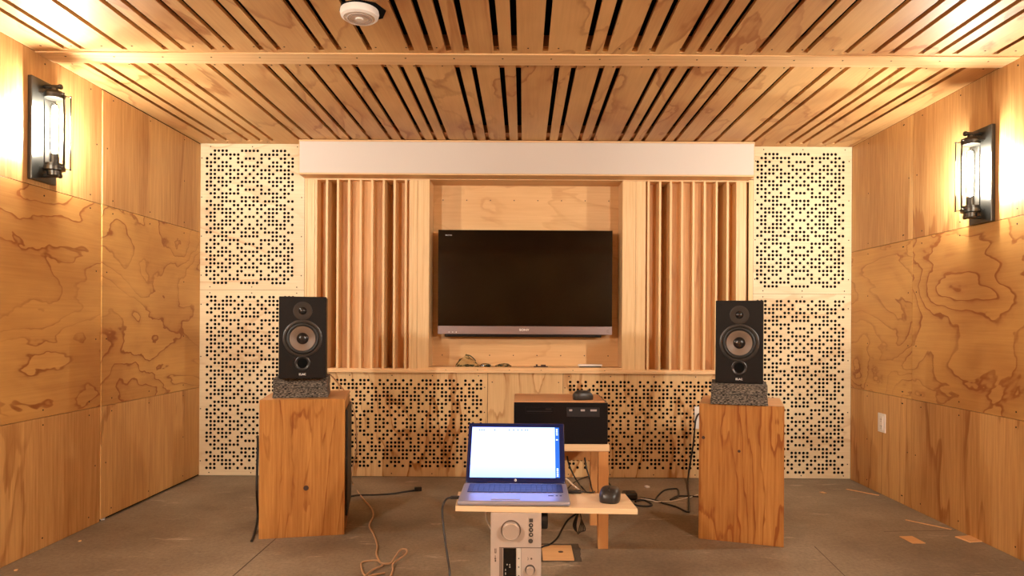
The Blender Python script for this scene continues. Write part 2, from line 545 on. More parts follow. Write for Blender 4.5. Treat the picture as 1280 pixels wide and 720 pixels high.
def slotted(name, pxs, pyref, ya, sa, sb, yb, seed):
    xs = [XL]
    holes = set()
    for p in pxs:
        x = H(p + 3.0, pyref, ZC).x
        xs += [x - 0.013, x + 0.013]
        holes.add((len(xs) - 2, 1))
    xs.append(XR)
    o = grid_plate(name, xs, [ya, sa, sb, yb], holes, lambda u, v: (u, v, ZC), M_ceil, 0.018, ce)
    # grid faces are wound upwards, thickness must grow upwards too
    o.modifiers['solid'].offset = 1
    return o, xs


sheetb, xsb = slotted('slotted_plywood_sheet', back_px, 81.5, YF0 + 0.02, 3.12, 4.52, DW, 0)
sheetf, xsf = slotted('slotted_plywood_sheet', front_px, 62, 1.62, 1.72, 3.012, YF0 + 0.019, 1)
bx('plywood_sheet', (XL, XR, YB, 1.618, ZC, ZC + 0.018), M_ceil, ce, 0)
bx('nailing_joist', (XL, XR, 3.0, 3.25, ZC + 0.019, ZC + 0.07), M_stand, ce, 0)
bx('nailing_joist', (XL, XR, 4.36, 4.58, ZC + 0.019, ZC + 0.07), M_stand, ce, 0)
beam = struct(bx('trim_1', (XL, XR, YF0, YF1, ZC - 0.006, ZC - 0.0002), M_beam, None, 0.001))
for i in range(20):
    x = XL + 0.11 + i * (XR - XL) / 20
    screw(beam, (x, 3.08, ZC - 0.0062), '-z')
for i in range(33):
    x = XL + 0.07 + i * (XR - XL) / 33
    screw(sheetf, (x, 2.975, ZC - 0.0003), '-z')
    screw(sheetb, (x, 3.185, ZC - 0.0003), '-z')
    if i % 2: screw(sheetb, (x, 4.55, ZC - 0.0003), '-z')

# ---- far wall: framing with the opening for the diffusers and the television niche
XO0, XO1 = WX(380.5), WX(938)
ZO0, ZO1 = WZ(466), WZ(223.5)
wall = grid_plate('wall_back', [XL - 0.02, XO0, XO1, XR + 0.02], [0, ZO0, ZO1, ZC + 0.05], {(1, 1)}, lambda u, v: (u, DW + 0.0126, v), M_black, 0.22)
struct(wall)
XN0, XN1 = WX(536), WX(777.5)
bx('niche_panel', (XN0 - 0.01, XN1 + 0.01, DW + 0.20, DW + 0.215, ZO0, ZO1), M_niche, wall, 0)
bx('backing_board', (XO0 - 0.03, XO1 + 0.03, DW + 0.235, DW + 0.25, ZO0 - 0.05, ZO1 + 0.05), M_black, wall, 0)
nf = bx('niche_shelf', (XN0, XN1, DW - 0.004, DW + 0.20, WZ(466), WZ(459.5)), M_pine_x, wall, 0.001)
nt_ = bx('niche_soffit', (XN0, XN1, DW + 0.0, DW + 0.20, WZ(225), ZO1 + 0.004), M_pine_x, wall, 0.001)
for i in range(6):
    screw(nf, (XN0 + 0.12 + i * 0.22, DW - 0.0042, WZ(463)), '-y')
for zz in (WZ(244), WZ(446)):
    for i in range(8):
        screw(wall, (XN0 + 0.07 + i * (XN1 - XN0 - 0.14) / 7, DW + 0.1998, zz), '-y')
midp = bx('plywood_sheet', (WX(610.3), WX(704), DW, DW + 0.012, 0.004, WZ(466.5)), M_perf_v, wall, 0.0006)
bx('plywood_sheet', (WX(380.2), WX(940.9), DW, DW + 0.012, ZO1 + 0.005, ZC - 0.002), M_pine_x, wall, 0)
bx('plywood_sheet', (WX(380.2), WX(383), DW, DW + 0.012, ZO0, ZO1), M_pine_v, wall, 0)
bx('plywood_sheet', (WX(935.5), WX(940.9), DW, DW + 0.012, ZO0, ZO1), M_pine_v, wall, 0)
for zz in (0.05, 0.36, 0.66):
    for xx in (WX(610.3) + 0.03, WX(704) - 0.03):
        screw(midp, (xx, DW - 0.0002, zz), '-y')
sill = struct(bx('trim_2', (WX(381), WX(937.5), DW - 0.022, DW + 0.01, WZ(466.3), WZ(463)), M_pine_x, None, 0.001))

# ---- perforated panels
RR = {6: '0,1,2,5,6,8,9,11,13,14,16,17,20,21,22', 7: '1,2,3,4,6,7,8,10,12,14,15,16,18,19,20,21',
      8: '0,1,3,4,5,6,9,10,11,12,13,16,17,18,19,21,22', 9: '0,1,2,4,5,8,9,13,14,17,18,20,21,22', 10: '0,2,3,6,8,10,11,12,14,16,19,20,22',
      11: '1,2,4,5,6,7,8,14,15,16,17,18,20,21', 12: '2,3,4,5,9,10,11,12,13,17,18,19,20', 13: '0,1,4,5,6,7,9,10,12,13,15,16,17,18,21,22',
      14: '1,2,3,4,7,8,10,11,12,14,15,18,19,20', 15: '0,2,3,4,5,6,8,9,11,13,14,16,17,18,19,20,22', 16: '1,2,4,5,6,7,9,13,15,16,17,18,20,21',
      17: '0,1,2,5,6,8,10,11,12,14,16,17,20,21,22'}
RR = {k: set(int(x) for x in v.split(',')) for k, v in RR.items()}


def seq(i):
    """rows of the pattern: i = 0 is row 17, then down to 6 and back again."""
    i %= 22
    return RR[17 - i] if i <= 11 else RR[17 - (22 - i)]


def top_row(r): return seq(17 - r)
P = 0.02693
RH = 0.0098


def perforated(label, x0, x1, z0, z1, cx, cz, nc, nr, has, mat):
    """cx, cz: centre of the first hole (left, top)."""
    xs = [x0] + [cx - P / 2 + P * i for i in range(nc + 1)] + [x1]
    zs = [z1] + [cz + P / 2 - P * i for i in range(nr + 1)] + [z0]
    bm = bmesh.new()
    g = [[bm.verts.new((x, DW, z)) for z in zs] for x in xs]
    n = 12
    for i in range(len(xs) - 1):
        for j in range(len(zs) - 1):
            c = [g[i + 1][j], g[i][j], g[i][j + 1], g[i + 1][j + 1]]    # ++ -+ -- +-
            hole = 0 < i <= nc and 0 < j <= nr and has(i - 1, j - 1)
            if not hole:
                bm.faces.new(c)
                continue
            mx, mz = cx + P * (i - 1), cz - P * (j - 1)
            rg = [bm.verts.new((mx + RH * math.cos(2 * PI * k / n), DW, mz + RH * math.sin(2 * PI * k / n))) for k in range(n)]
            for q in range(4):
                for k in range(3 * q, 3 * q + 3):
                    bm.faces.new((c[q], rg[(k + 1) % n], rg[k]))
                bm.faces.new((c[q], c[(q + 1) % 4], rg[(3 * q + 3) % n]))
    bmesh.ops.recalc_face_normals(bm, faces=bm.faces)
    bm.normal_update()
    if bm.faces[0].normal.y > 0:
        bmesh.ops.reverse_faces(bm, faces=bm.faces)
    o = obj('perforated_panel', bm, mat, None, solid=0.012, recalc=False)
    o.data.materials.append(M_rim_black); o.modifiers['solid'].material_offset_rim = 1
    tag(o, label, 'wall panel', 'perforated panels')
    bx('black_cloth', (x0 + 0.004, x1 - 0.004, DW + 0.0121, DW + 0.0125, z0 + 0.004, z1 - 0.004), M_black, o, 0)
    w = x1 - x0
    for fx in ((0.1, 0.5, 0.93) if w < 1 else (0.03, 0.25, 0.48, 0.7, 0.95)):
        for zz in (z0 + 0.02, z1 - 0.02):
            screw(o, (x0 + w * fx, DW - 0.0002, zz), '-y')
    for k in range(4):
        zz = z0 + 0.1 + (z1 - z0 - 0.2) * k / 3
        for xx in (x0 + 0.012, x1 - 0.02): screw(o, (xx, DW - 0.0002, zz), '-y')
    return o


g_ = 0.0008
zjl = WZ(362.5, 315)
zjr = WZ(367.5, 1000)
ctl = V(259, 188.2, DW); cbl = V(259.3, 371, DW)
ctr = V(947.3, 192.6, DW); cbr = V(947, 376.5, DW)
perforated('pale perforated plywood panel filling the upper left of the far wall', XL + g_, WX(380) - g_, zjl + g_, ZC - g_, ctl.x, ctl.z, 23, 35, lambda c, r: c in top_row(r), M_perf_h)
perforated('perforated plywood panel in the lower left corner of the far wall, behind the left cabinet', XL + g_, WX(380) - g_, 0.004, zjl - g_, cbl.x, cbl.z, 23, 45, lambda c, r: c in seq(r), M_perf_h)
perforated('pale perforated plywood panel filling the upper right of the far wall', WX(941) + g_, XR - g_, zjr + g_, ZC - g_, ctr.x, ctr.z, 23, 35, lambda c, r: c in top_row(r), M_perf_h)
perforated('perforated plywood panel in the lower right corner of the far wall, behind the right cabinet', WX(941) + g_, XR - g_, 0.004, zjr - g_, cbr.x, cbr.z, 23, 45, lambda c, r: c in seq(r), M_perf_h)
cml = V(416.6, 475.0, DW); cmr = V(712.7, 477.5, DW)
perforated('knotty perforated plywood panel below the left slatted diffuser', WX(380) + g_, WX(610) - g_, 0.004, WZ(466.5), cml.x, cml.z, 39, 23, lambda c, r: r in seq(38 - c), M_perf_v)
perforated('knotty perforated plywood panel below the right slatted diffuser', WX(704.3) + g_, WX(941) - g_, 0.004, WZ(466.5), cmr.x, cmr.z, 39, 23, lambda c, r: r in seq(c), M_perf_v)


# ---- slatted diffusers
def diffuser(label, xa, xb, fins, boards, depths):
    t = thing('slatted_diffuser', label, 'diffuser', (0, 0, 0), 0, 'slatted diffusers beside the television')
    za, zb = ZO0 + 0.001, ZO1 - 0.001
    zi0, zi1 = WZ(461.5), WZ(226)
    bx('top_rail', (WX(xa), WX(xb), DW, DW + 0.2, zi1, zb), M_pine_x, t, 0.001)
    bx('bottom_rail', (WX(xa), WX(xb), DW, DW + 0.2, za, zi0), M_pine_x, t, 0.001)
    for (a, b, dd) in boards:
        bx('side_board', (WX(a), WX(b), DW + dd, DW + 0.2, zi0, zi1), M_pine_v, t, 0.001)
    fx = [WX(f) for f in fins]
    for x in fx:
        bx('fin', (x - 0.0075, x + 0.0075, DW + 0.0005, DW + 0.215, zi0, zi1), M_pine_v, t, 0.0008)
    edges = fx
    lo, hi = (fins[-1] + 1.4, 511) if xa < 600 else (806.5, fins[0] - 1.4)
    bx('well_back', (WX(lo) , WX(hi), DW + 0.03, DW + 0.042, zi0, zi1), M_well, t, 0)
    if xa > 600: bx('well_back', (WX(932.1), WX(935.4), DW + 0.03, DW + 0.042, zi0, zi1), M_well, t, 0)
    lo, hi = (392.6, fins[0] - 1.4) if xa < 600 else (fins[-1] + 1.4, 922.5)
    bx('well_back', (WX(lo) , WX(hi), DW + 0.03, DW + 0.042, zi0, zi1), M_well, t, 0)
    for i, d in enumerate(depths):
        bx('well_back', (edges[i] + 0.0076, edges[i + 1] - 0.0076, DW + d, DW + d + 0.012, zi0, zi1), M_well, t, 0)
    return t


dp = [0.10, 0.205, 0.07, 0.045, 0.045, 0.07, 0.205, 0.10]
diffuser('slatted wooden diffuser with vertical fins, left of the television', 383, 536,
         [394.3, 407.7, 421.5, 435.5, 450, 464.3, 478.7, 492.3, 506.5], [(383.2, 392.6, 0.001), (511, 521, 0.002), (521.3, 536, 0.0)], dp)
diffuser('slatted wooden diffuser with vertical fins, right of the television', 777.5, 935.5,
         [810, 824.5, 838, 852, 866.2, 880.3, 895, 909, 921], [(777.5, 794, 0.0), (794.3, 806.5, 0.002), (922.5, 932, 0.001)], dp)

# ---- white box along the top
YH = 4.462
hb = thing('screen_housing', 'long white fabric-fronted box in a thin wood frame under the ceiling above the television', 'screen housing')
hx0, hx1 = WX(373.3, 200, YH), WX(943.6, 200, YH)
hz0, hz1 = WZ(219.2, 654, YH), ZC - 0.004
bx('casing', (hx0, hx1, YH + 0.004, DW - 0.0006, hz0, hz1), M_pine_x, hb, 0.001)
bx('front_panel', (hx0 + 0.006, hx1 - 0.006, YH, YH + 0.0039, hz0 + 0.011, hz1 - 0.012), M_white_cloth, hb, 0.001)
bx('face_rail', (hx0, hx1, YH - 0.001, YH + 0.004, hz0, hz0 + 0.010), M_pine_x, hb, 0.0005)
bx('face_rail', (hx0, hx1, YH - 0.001, YH + 0.004, hz1 - 0.011, hz1), M_pine_x, hb, 0.0005)

# ---- television
yt = 4.66
tvx0, tvx1 = V(547.6, 350, yt).x, V(765.3, 350, yt).x
tz1, tz0 = V(654, 287.8, yt).z, V(654, 418, yt).z
tv = thing('television', 'wall-mounted black flat television with a grey lower bar in the plywood niche', 'television', ((tvx0 + tvx1) / 2, yt, tz0))
hw, hh = (tvx1 - tvx0) / 2, tz1 - tz0
bx('housing', (-hw, hw, 0.004, 0.05, 0.0, hh), M_tvbezel, tv, 0.004)
bx('rear_cover', (-hw + 0.045, hw - 0.07, 0.03, 0.138, -0.02, hh - 0.05), M_tvbezel, tv, 0.006)
bx('bezel', (-hw, hw, 0.0, 0.0045, 0.058, hh), M_tvscreen, tv, 0.001)
sc_ = bx('screen', (-hw + 0.024, hw - 0.024, -0.0012, 0.001, 0.066, hh - 0.024), M_tvscreen, tv, 0)
bar = bx('lower_bar', (-hw, hw, -0.004, 0.0055, 0.0, 0.0575), M_tvbar, tv, 0.002)
text_mesh('maker_lettering', 'SONY', 0.021, M_logo, bar, T(-0.005, -0.0042, 0.031) @ FACE @ Matrix.Scale(1.25, 4, (1, 0, 0)))
text_mesh('model_lettering', 'BRAVIA', 0.011, simple('logo_grey', (0.45, 0.42, 0.42), 0.4), tv, T(-hw + 0.073, -0.0015, hh - 0.038) @ FACE @ Matrix.Scale(1.25, 4, (1, 0, 0)))
for i in range(3):
    lat('indicator', [(0.003, 0), (0.003, 0.001)], M_logo, bar, T(-hw + 0.08 + i * 0.025, -0.004, 0.014) @ FACE, 10)
bm = bmesh.new()
for q in ((0, 0.016, 0, 0.002), (0, 0.002, 0, 0.018), (0, 0.016, 0.016, 0.018), (0, 0.013, 0.008, 0.010)):
    box(bm, hw - 0.036 + q[0], hw - 0.036 + q[1], -0.0046, -0.0038, 0.017 + q[2], 0.017 + q[3])
obj('badge', bm, M_mark2, bar)
bx('wall_bracket', (-0.2, 0.2, 0.138, 0.14, 0.2, 0.5), M_metal, tv, 0)


# ---- sconces
def sconce(x, y, z, s, label, glow=M_bulb):
    """s = +1: on the left wall, looking to +x."""
    t = thing('wall_sconce', label, 'wall lamp', (x, y, z), 0 if s > 0 else PI, 'wall sconces')
    pl = bx('back_plate', (0.0, 0.02, -0.08, 0.08, -0.235, 0.235), M_metal, t, 0.003)
    cx = 0.067
    lat('top_cap', [(0.0, 0.202), (0.014, 0.202), (0.016, 0.188), (0.034, 0.186), (0.044, 0.172), (0.044, 0.166), (0.041, 0.166), (0.041, 0.152), (0.0, 0.152)], M_metal, t, T(cx, 0, 0), 32)
    lat('bottom_cap', [(0.0, -0.150), (0.041, -0.150), (0.041, -0.162), (0.044, -0.164), (0.043, -0.180), (0.030, -0.184), (0.028, -0.204), (0.012, -0.206), (0.0, -0.21)], M_metal, t, T(cx, 0, 0), 32)
    for zz in (0.208, -0.205):
        bm = bmesh.new()
        tube(bm, [(0.018, 0, zz), (cx + 0.022, 0, zz)], 0.009, 12)
        a = obj('arm', bm, M_metal, t, smooth=False)
        lat('thumb_screw', [(0.0, -0.002), (0.011, 0), (0.0125, 0.006), (0.011, 0.012), (0.0, 0.014)], M_metal, a, T(cx + 0.02, 0, zz) @ Matrix.Rotation(PI / 2, 4, 'Y'), 16)
    g = lat('glass_cylinder', [(0.041, -0.163), (0.041, 0.165)], M_glass, t, T(cx, 0, 0), 40, cap=False)
    gb = lat('bulb', [(0.0, 0.132), (0.012, 0.128), (0.018, 0.112), (0.018, -0.085), (0.013, -0.10)], M_glass, t, T(cx, 0, 0), 24, cap=False)
    b = lat('filament', [(0.0, 0.122), (0.007, 0.118), (0.0105, 0.110), (0.0105, -0.090), (0.006, -0.10), (0.0, -0.10)], glow, gb, T(cx, 0, 0), 16)
    lat('lamp_socket', [(0.0, -0.104), (0.018, -0.104), (0.019, -0.148), (0.0, -0.148)], M_metal, t, T(cx, 0, 0), 20)
    for a in (math.radians(27), math.radians(-22), math.radians(145), math.radians(-145)):
        if s < 0: a = -a
        px, py = cx + 0.062 * math.cos(a), 0.062 * math.sin(a)
        bm = bmesh.new()
        tube(bm, [(px, py, -0.172), (px, py, 0.172)], 0.003, 8)
        r = obj('cage_rod', bm, M_metal, t, smooth=True)
        for zz in (-0.170, 0.170):
            bm = bmesh.new()
            bmesh.ops.create_uvsphere(bm, u_segments=10, v_segments=8, radius=0.005, matrix=T(px, py, zz))
            obj('rod_knob', bm, M_metal, r, smooth=True)
            bm = bmesh.new()
            tube(bm, [(cx + 0.03 * math.cos(a), 0.03 * math.sin(a), zz), (px, py, zz)], 0.0022, 6)
            obj('rod_arm', bm, M_metal, r, smooth=True)
    return t


sconce(XL, 3.072, 1.944, 1, 'caged glass tube wall lamp with a dark metal plate on the left wall, glowing')
sconce(XR, 3.272, 1.808, -1, 'caged glass tube wall lamp with a dark metal plate on the right wall, glowing')
sconce(XL, -0.4, 1.944, 1, 'added unseen fill lamp, a caged glass tube on the left wall beside the camera', M_bulb_fill)  # this lamp and the next are added, unseen, to supply fill light
sconce(XR, -0.4, 1.87, -1, 'added unseen fill lamp, a caged glass tube on the right wall beside the camera', M_bulb_fill)

# ---- smoke detector
dc = H(449.5, 22.5, ZC - 0.03)
sd = thing('smoke_detector', 'round white smoke detector on the slotted plywood ceiling', 'smoke detector', (dc.x, dc.y, ZC))
FLIP = Matrix.Rotation(PI, 4, 'X')
lat('dark_cutout_disc', [(0.0, 0.0005), (0.093, 0.0005), (0.093, 0.0015), (0.0, 0.0015)], M_black, sd, T(0.012, 0, 0) @ FLIP, 8, smooth=False)  # flat black disc stands in for the dark gap of the ceiling cutout
lat('housing', [(0.0, 0.001), (0.074, 0.001), (0.076, 0.012), (0.072, 0.027), (0.062, 0.034), (0.058, 0.031), (0.05, 0.033), (0.0, 0.034)], M_plastic_w, sd, FLIP, 48)
for r_ in (0.046, 0.036):
    bm = bmesh.new()
    tube(bm, [(r_ * math.cos(a * PI / 16), r_ * math.sin(a * PI / 16), -0.034) for a in range(33)], 0.0016, 6)
    obj('vent_ring', bm, simple('vent_grey', (0.42, 0.34, 0.3), 0.5), sd)
lat('test_button', [(0.0, 0.033), (0.016, 0.033), (0.014, 0.038), (0.0, 0.038)], M_plastic_w, sd, FLIP, 24)


# ---- outlets
def outlet(name, loc, rz, w, h, label, cat, rows=1):
    t = thing(name, label, cat, loc, rz)
    bx('cover_plate', (-w / 2, w / 2, -0.006, 0, -h / 2, h / 2), M_plastic_w, t, 0.002)
    bx('receptacle', (-w * 0.24, w * 0.24, -0.009, -0.005, -h * 0.36, h * 0.36), M_plastic_w, t, 0.001)
    for zz in (-h * 0.18, h * 0.18):
        for xx in (-0.007, 0.007):
            bx('slot', (xx - 0.0012, xx + 0.0012, -0.0094, -0.0085, zz - 0.004, zz + 0.006), M_slot, t, 0)
        lat('ground_hole', [(0.0025, 0), (0.0025, 0.0006)], M_slot, t, T(0, -0.009, zz - 0.012) @ FACE, 10)
    return t


po = V(1103.5, 528.5, 2.272 * FPX / 449.5)
outlet('wall_outlet', (XR, po.y, po.z), -PI / 2, 0.084, 0.119, 'small white power outlet low on the right plywood wall', 'outlet')
p2 = V(877, 522, DW)
outlet('wall_outlet', (p2.x, DW, p2.z), 0, 0.10, 0.155, 'pale power outlet on the far wall, half hidden behind the right cabinet', 'outlet')


# ---- cabinets under the loudspeakers
def cabinet(fl, fr, h, d, label):
    fl, fr = Vector(fl), Vector(fr)
    u = fr - fl
    w = u.length
    a = math.atan2(u.y, u.x)
    t = thing('speaker_cabinet', label, 'cabinet', (fl.x, fl.y, 0), a, 'wooden cabinets under the loudspeakers')
    th = 0.019
    bx('front_panel', (0, w, 0, th, 0.0, h), M_box, t, 0.0015)
    bx('top_panel', (0.0005, w - 0.0005, th, d, h - th, h), M_board_top, t, 0.0015)
    bx('side_panel', (0, th, th, d, 0.0, h - th), M_box, t, 0.001)
    bx('side_panel', (w - th, w, th, d, 0.0, h - th), M_box, t, 0.001)
    bx('bottom_panel', (th, w - th, th, d, 0.0, th), M_box, t, 0.001)
    bx('rear_panel', (th, w - th, d - th, d, th, h - th), M_box, t, 0.001)
    return t, w, a


M_board_top = wood('cabinet_top', (0.70, 0.36, 0.14), (0.38, 0.14, 0.04), 'X', 2.0, 8, 0.4, 0.35, 0.35, 3.0, 0.2)
c1, w1, a1 = cabinet(H(323.3, 674.3).xy, H(430.3, 668.2).xy, 0.683, 0.44, 'orange wooden cabinet with a dark knot, standing on the left under a loudspeaker')
gr = bx('speaker_grille', (w1, w1 + 0.012, 0.05, 0.43, 0.08, 0.62), M_rubber, c1, 0.003)
kn = lat('knot', [(0.0, 0.0), (0.013, 0.0), (0.013, 0.0012), (0.0, 0.0012)], M_brown, c1, T(w1 * 0.545, 0.0, 0.683 * 0.355) @ FACE, 20)
c2, w2, a2 = cabinet(H(873.0, 673.2).xy, H(979.7, 684.3).xy, 0.674, 0.40, 'orange wooden cabinet with wavy grain, standing on the right under a loudspeaker')
lat('knot', [(0.0, 0.0), (0.008, 0.0), (0.008, 0.001), (0.0, 0.001)], M_brown, c2, T(w2 * 0.055, 0.0, 0.673 * 0.75) @ FACE, 16)
lat('knot', [(0.0, 0.0), (0.007, 0.0), (0.007, 0.001), (0.0, 0.001)], M_brown, c2, T(w2 * 0.48, 0.0, 0.673 * 0.665) @ FACE, 16)


def slab(bm, w, d, z0, z1, flare):
    vs = box(bm, -w / 2, w / 2, 0, d, z0, z1)
    for v in vs:
        if v.co.z < (z0 + z1) / 2: v.co.x *= 1 + flare; v.co.y -= 0.004


def riser(loc, ang, label):
    t = thing('isolation_pad', label, 'speaker pad', loc, ang, 'felt pads under the loudspeakers')
    for k in range(2):
        bm = bmesh.new()
        slab(bm, 0.262, 0.27, k * 0.0515, k * 0.0515 + 0.051, 0.03 if k == 0 else 0.012)
        bmesh.ops.subdivide_edges(bm, edges=bm.edges, cuts=3, use_grid_fill=True)
        for v in bm.verts:
            v.co += Vector((random.uniform(-1, 1), random.uniform(-1, 1), 0)) * 0.0012
        obj('felt_slab', bm, M_felt, t, 0.004)
    return t


def loudspeaker(loc, ang, label, w=0.225, h=0.409, d=0.265):
    t = thing('loudspeaker', label, 'loudspeaker', loc, ang, 'black two-way loudspeakers')
    bx('enclosure', (-w / 2, w / 2, 0.012, d, 0, h), M_vinyl, t, 0.003)
    bf = bx('baffle', (-w / 2, w / 2, 0, 0.0118, 0, h), M_vinyl, t, 0.003)
    zt, zw, zp = 0.338, 0.200, 0.077
    tw = lat('tweeter', [(0.046, 0.0), (0.046, 0.002), (0.040, 0.0028), (0.022, 0.0005), (0.019, 0.0004)], M_trimring, t, T(0, 0, zt) @ FACE, 40, cap=False)
    lat('tweeter_dome', [(0.019, 0.0004), (0.0165, 0.006), (0.010, 0.0105), (0.0, 0.012)], M_cap, tw, T(0, 0, zt) @ FACE, 32, cap=False)
    wo = lat('woofer', [(0.094, 0.0), (0.094, 0.0025), (0.088, 0.0045), (0.080, 0.0035), (0.0795, 0.001)], M_trimring, t, T(0, 0, zw) @ FACE, 56, cap=False)
    lat('surround', [(0.0795, 0.001), (0.076, 0.006), (0.070, 0.008), (0.064, 0.006), (0.061, 0.001)], M_rubber, wo, T(0, 0, zw) @ FACE, 56, cap=False)
    lat('cone', [(0.0615, 0.0014), (0.050, -0.001), (0.036, -0.006), (0.027, -0.010)], M_cone, wo, T(0, -0.0108, zw) @ FACE, 56, cap=False)
    lat('dust_cap', [(0.029, 0.0), (0.025, 0.006), (0.014, 0.011), (0.0, 0.0125)], M_cap, wo, T(0, -0.001, zw) @ FACE, 40, cap=False)
    for k in range(6):
        a = PI / 6 + k * PI / 3
        lat('bolt', [(0.0, 0.003), (0.003, 0.003), (0.003, 0.0052), (0.0, 0.0054)], M_rubber, wo, T(0.0885 * math.cos(a), 0, zw + 0.0885 * math.sin(a)) @ FACE, 8)
    po_ = lat('port', [(0.037, 0.0), (0.0365, 0.003), (0.033, 0.0042), (0.028, 0.002), (0.0245, 0.0006)], M_trimring, t, T(0, 0, zp) @ FACE, 40, cap=False)
    lat('port_opening', [(0.0, 0.0008), (0.0255, 0.0008), (0.0255, 0.0004), (0, 0.0004)], M_black, po_, T(0, 0, zp) @ FACE, 32)
    text_mesh('maker_lettering', 'ELAC', 0.0135, M_logo, t, T(0, -0.0003, 0.021) @ FACE @ Matrix.Scale(1.05, 4, (1, 0, 0)), 0.0005)
    return t


zl = 0.683
pl_ = H(373.8, 497.6, zl)
riser((pl_.x + 0.003, pl_.y + 0.012, zl), a1 + 0.03, 'grey felt block under the left loudspeaker')
ps = V(378.0, 472.2, 3.305)
loudspeaker((ps.x, ps.y, zl + 0.1025), math.radians(15), 'black two-way loudspeaker with a brown cone on the left cabinet')
zr = 0.674
pr_ = H(924.6, 506.8, zr)
riser((pr_.x, pr_.y + 0.012, zr), a2 + 0.03, 'grey felt block under the right loudspeaker')
ps = V(923.8, 478.3, 3.265)
loudspeaker((ps.x, ps.y, zr + 0.1025), math.radians(-17), 'black two-way loudspeaker with a brown cone on the right cabinet')

# ---- wooden stand with the desktop computer
ys0 = 3.135
st = thing('wooden_stand', 'low pine stand with square legs carrying the black desktop computer', 'stand', (0, ys0, 0))
sx0, sx1 = V(654, 560, ys0).x - 0.055, V(762, 560, ys0).x
zt = V(700, 555.3, ys0).z
bx('top_plank', (sx0, sx1, 0, 0.42, zt - 0.034, zt), M_board, st, 0.004)
lx1 = V(760.6, 620, ys0).x
for (xa, ya) in ((lx1 - 0.048, 0.001), (lx1 - 0.048, 0.37), (sx0 + 0.005, 0.001), (sx0 + 0.005, 0.37)):
    bx('leg', (xa, xa + 0.048, ya, ya + 0.045, 0, zt - 0.0345), M_stand, st, 0.002)
bx('apron', (sx0 + 0.055, lx1 - 0.049, 0.372, 0.39, 0.343, zt - 0.035), M_stand, st, 0.001)

pcx0, pcx1 = V(642.3, 530, ys0).x, V(760, 530, ys0).x
pch = V(700, 503.3, ys0).z - zt - 0.001
pc = thing('desktop_computer', 'black desktop computer lying on its side on the pine stand', 'computer', (pcx0, ys0 + 0.003, zt + 0.0005))
pw = pcx1 - pcx0
bx('case', (0, pw, 0.012, 0.34, 0, pch), M_pc, pc, 0.003)
bx('front_panel', (0, pw, 0, 0.0118, 0, pch), M_pc, pc, 0.003)
dv = bx('optical_drive', (0.055, 0.19, -0.002, 0.001, pch - 0.052, pch - 0.022), M_pc, pc, 0.0012)
bx('drive_lip', (0.062, 0.182, -0.0035, -0.001, pch - 0.043, pch - 0.040), M_pcgrey, dv, 0.0005)
bx('drive_button', (0.150, 0.176, -0.0035, -0.001, pch - 0.033, pch - 0.028), M_pcgrey, dv, 0.0005)
pp = bx('port_panel', (0.25, 0.405, -0.002, 0.001, pch - 0.066, pch - 0.022), M_pcgrey, pc, 0.002)
M_port = simple('port_mark', (0.42, 0.36, 0.36), 0.4)
for (xa, xb) in ((0.262, 0.276), (0.316, 0.336), (0.362, 0.392)):
    bx('port', (xa, xb, -0.003, -0.0015, pch - 0.040, pch - 0.031), M_port, pp, 0.0006)
tb = bx('loose_board', (0, 1, 0, 1, 0, 1), M_board_top, None, 0.001)
bpy.data.objects.remove(tb)
bdx1 = V(756.4, 503, ys0).x
lb = bx('loose_board', (0, bdx1 - pcx0, 0, 0.335, 0, 0.006), wood('thin_board', (0.66, 0.36, 0.17), (0.36, 0.14, 0.05), 'X', 2.0, 7, 0.4, 0.35, 0.4, 3.0, 0.2), None, 0.001)
lb.location = (pcx0, ys0 + 0.004, zt + pch + 0.0012)
tag(lb, 'thin brown board lying on top of the black desktop computer', 'board')
ZLB = zt + pch + 0.0074


def mouse(loc, rz, L, W, Hh, label):
    t = thing('computer_mouse', label, 'mouse', loc, rz)
    bm = bmesh.new()
    bmesh.ops.create_uvsphere(bm, u_segments=28, v_segments=18, radius=1)
    for v in bm.verts:
        x, y, z = v.co
        sq = lambda q: math.copysign(abs(q) ** 0.62, q)
        hz = max(z, -0.25)
        v.co = Vector((sq(x) * W / 2 * (1 - 0.08 * max(0, y)), sq(y) * L / 2, ((hz + 0.25) / 1.25) ** 0.6 * Hh * (1 - 0.22 * (y + 0.15) ** 2)))
    obj('body', bm, M_mouse, t, smooth=True)
    bm = bmesh.new()
    lathe(bm, [(0, -0.003), (0.009, -0.003), (0.009, 0.003), (0, 0.003)], T(0, L * 0.27, Hh * 0.86) @ Matrix.Rotation(PI / 2, 4, 'Y'), 16)
    obj('scroll_wheel', bm, M_rubber, t)
    bm = bmesh.new()
    tube(bm, [(0, L * 0.40, Hh * 0.80), (0, L * 0.2, Hh * 0.962), (0, 0.05 * L, Hh * 0.995)], 0.0006, 6)
    obj('button_seam', bm, M_black, t)
    return t


pm = H(729, 500, ZLB)
mouse((pm.x, pm.y + 0.02, ZLB), math.radians(-78), 0.10, 0.062, 0.045, 'black computer mouse lying on the board on top of the desktop computer')

# ---- receiver standing on its side
yr = 2.118
rx0, rx1 = V(613.2, 680, yr).x, V(676.6, 680, yr).x
ZBT = 0.478            # top of the front board
rz1 = ZBT - 0.0185
rc = thing('audio_receiver', 'silver audio receiver standing on its side under the laptop board', 'receiver', (0, 0, 0))
bx('case', (rx0 + 0.002, rx1 - 0.002, yr + 0.012, yr + 0.36, 0.001, rz1 - 0.001), M_recbody, rc, 0.002)
fp = bx('faceplate', (rx0, rx1, yr, yr + 0.012, 0.0, rz1), M_silver, rc, 0.002)


def rp(px, py): return V(px, py, yr)


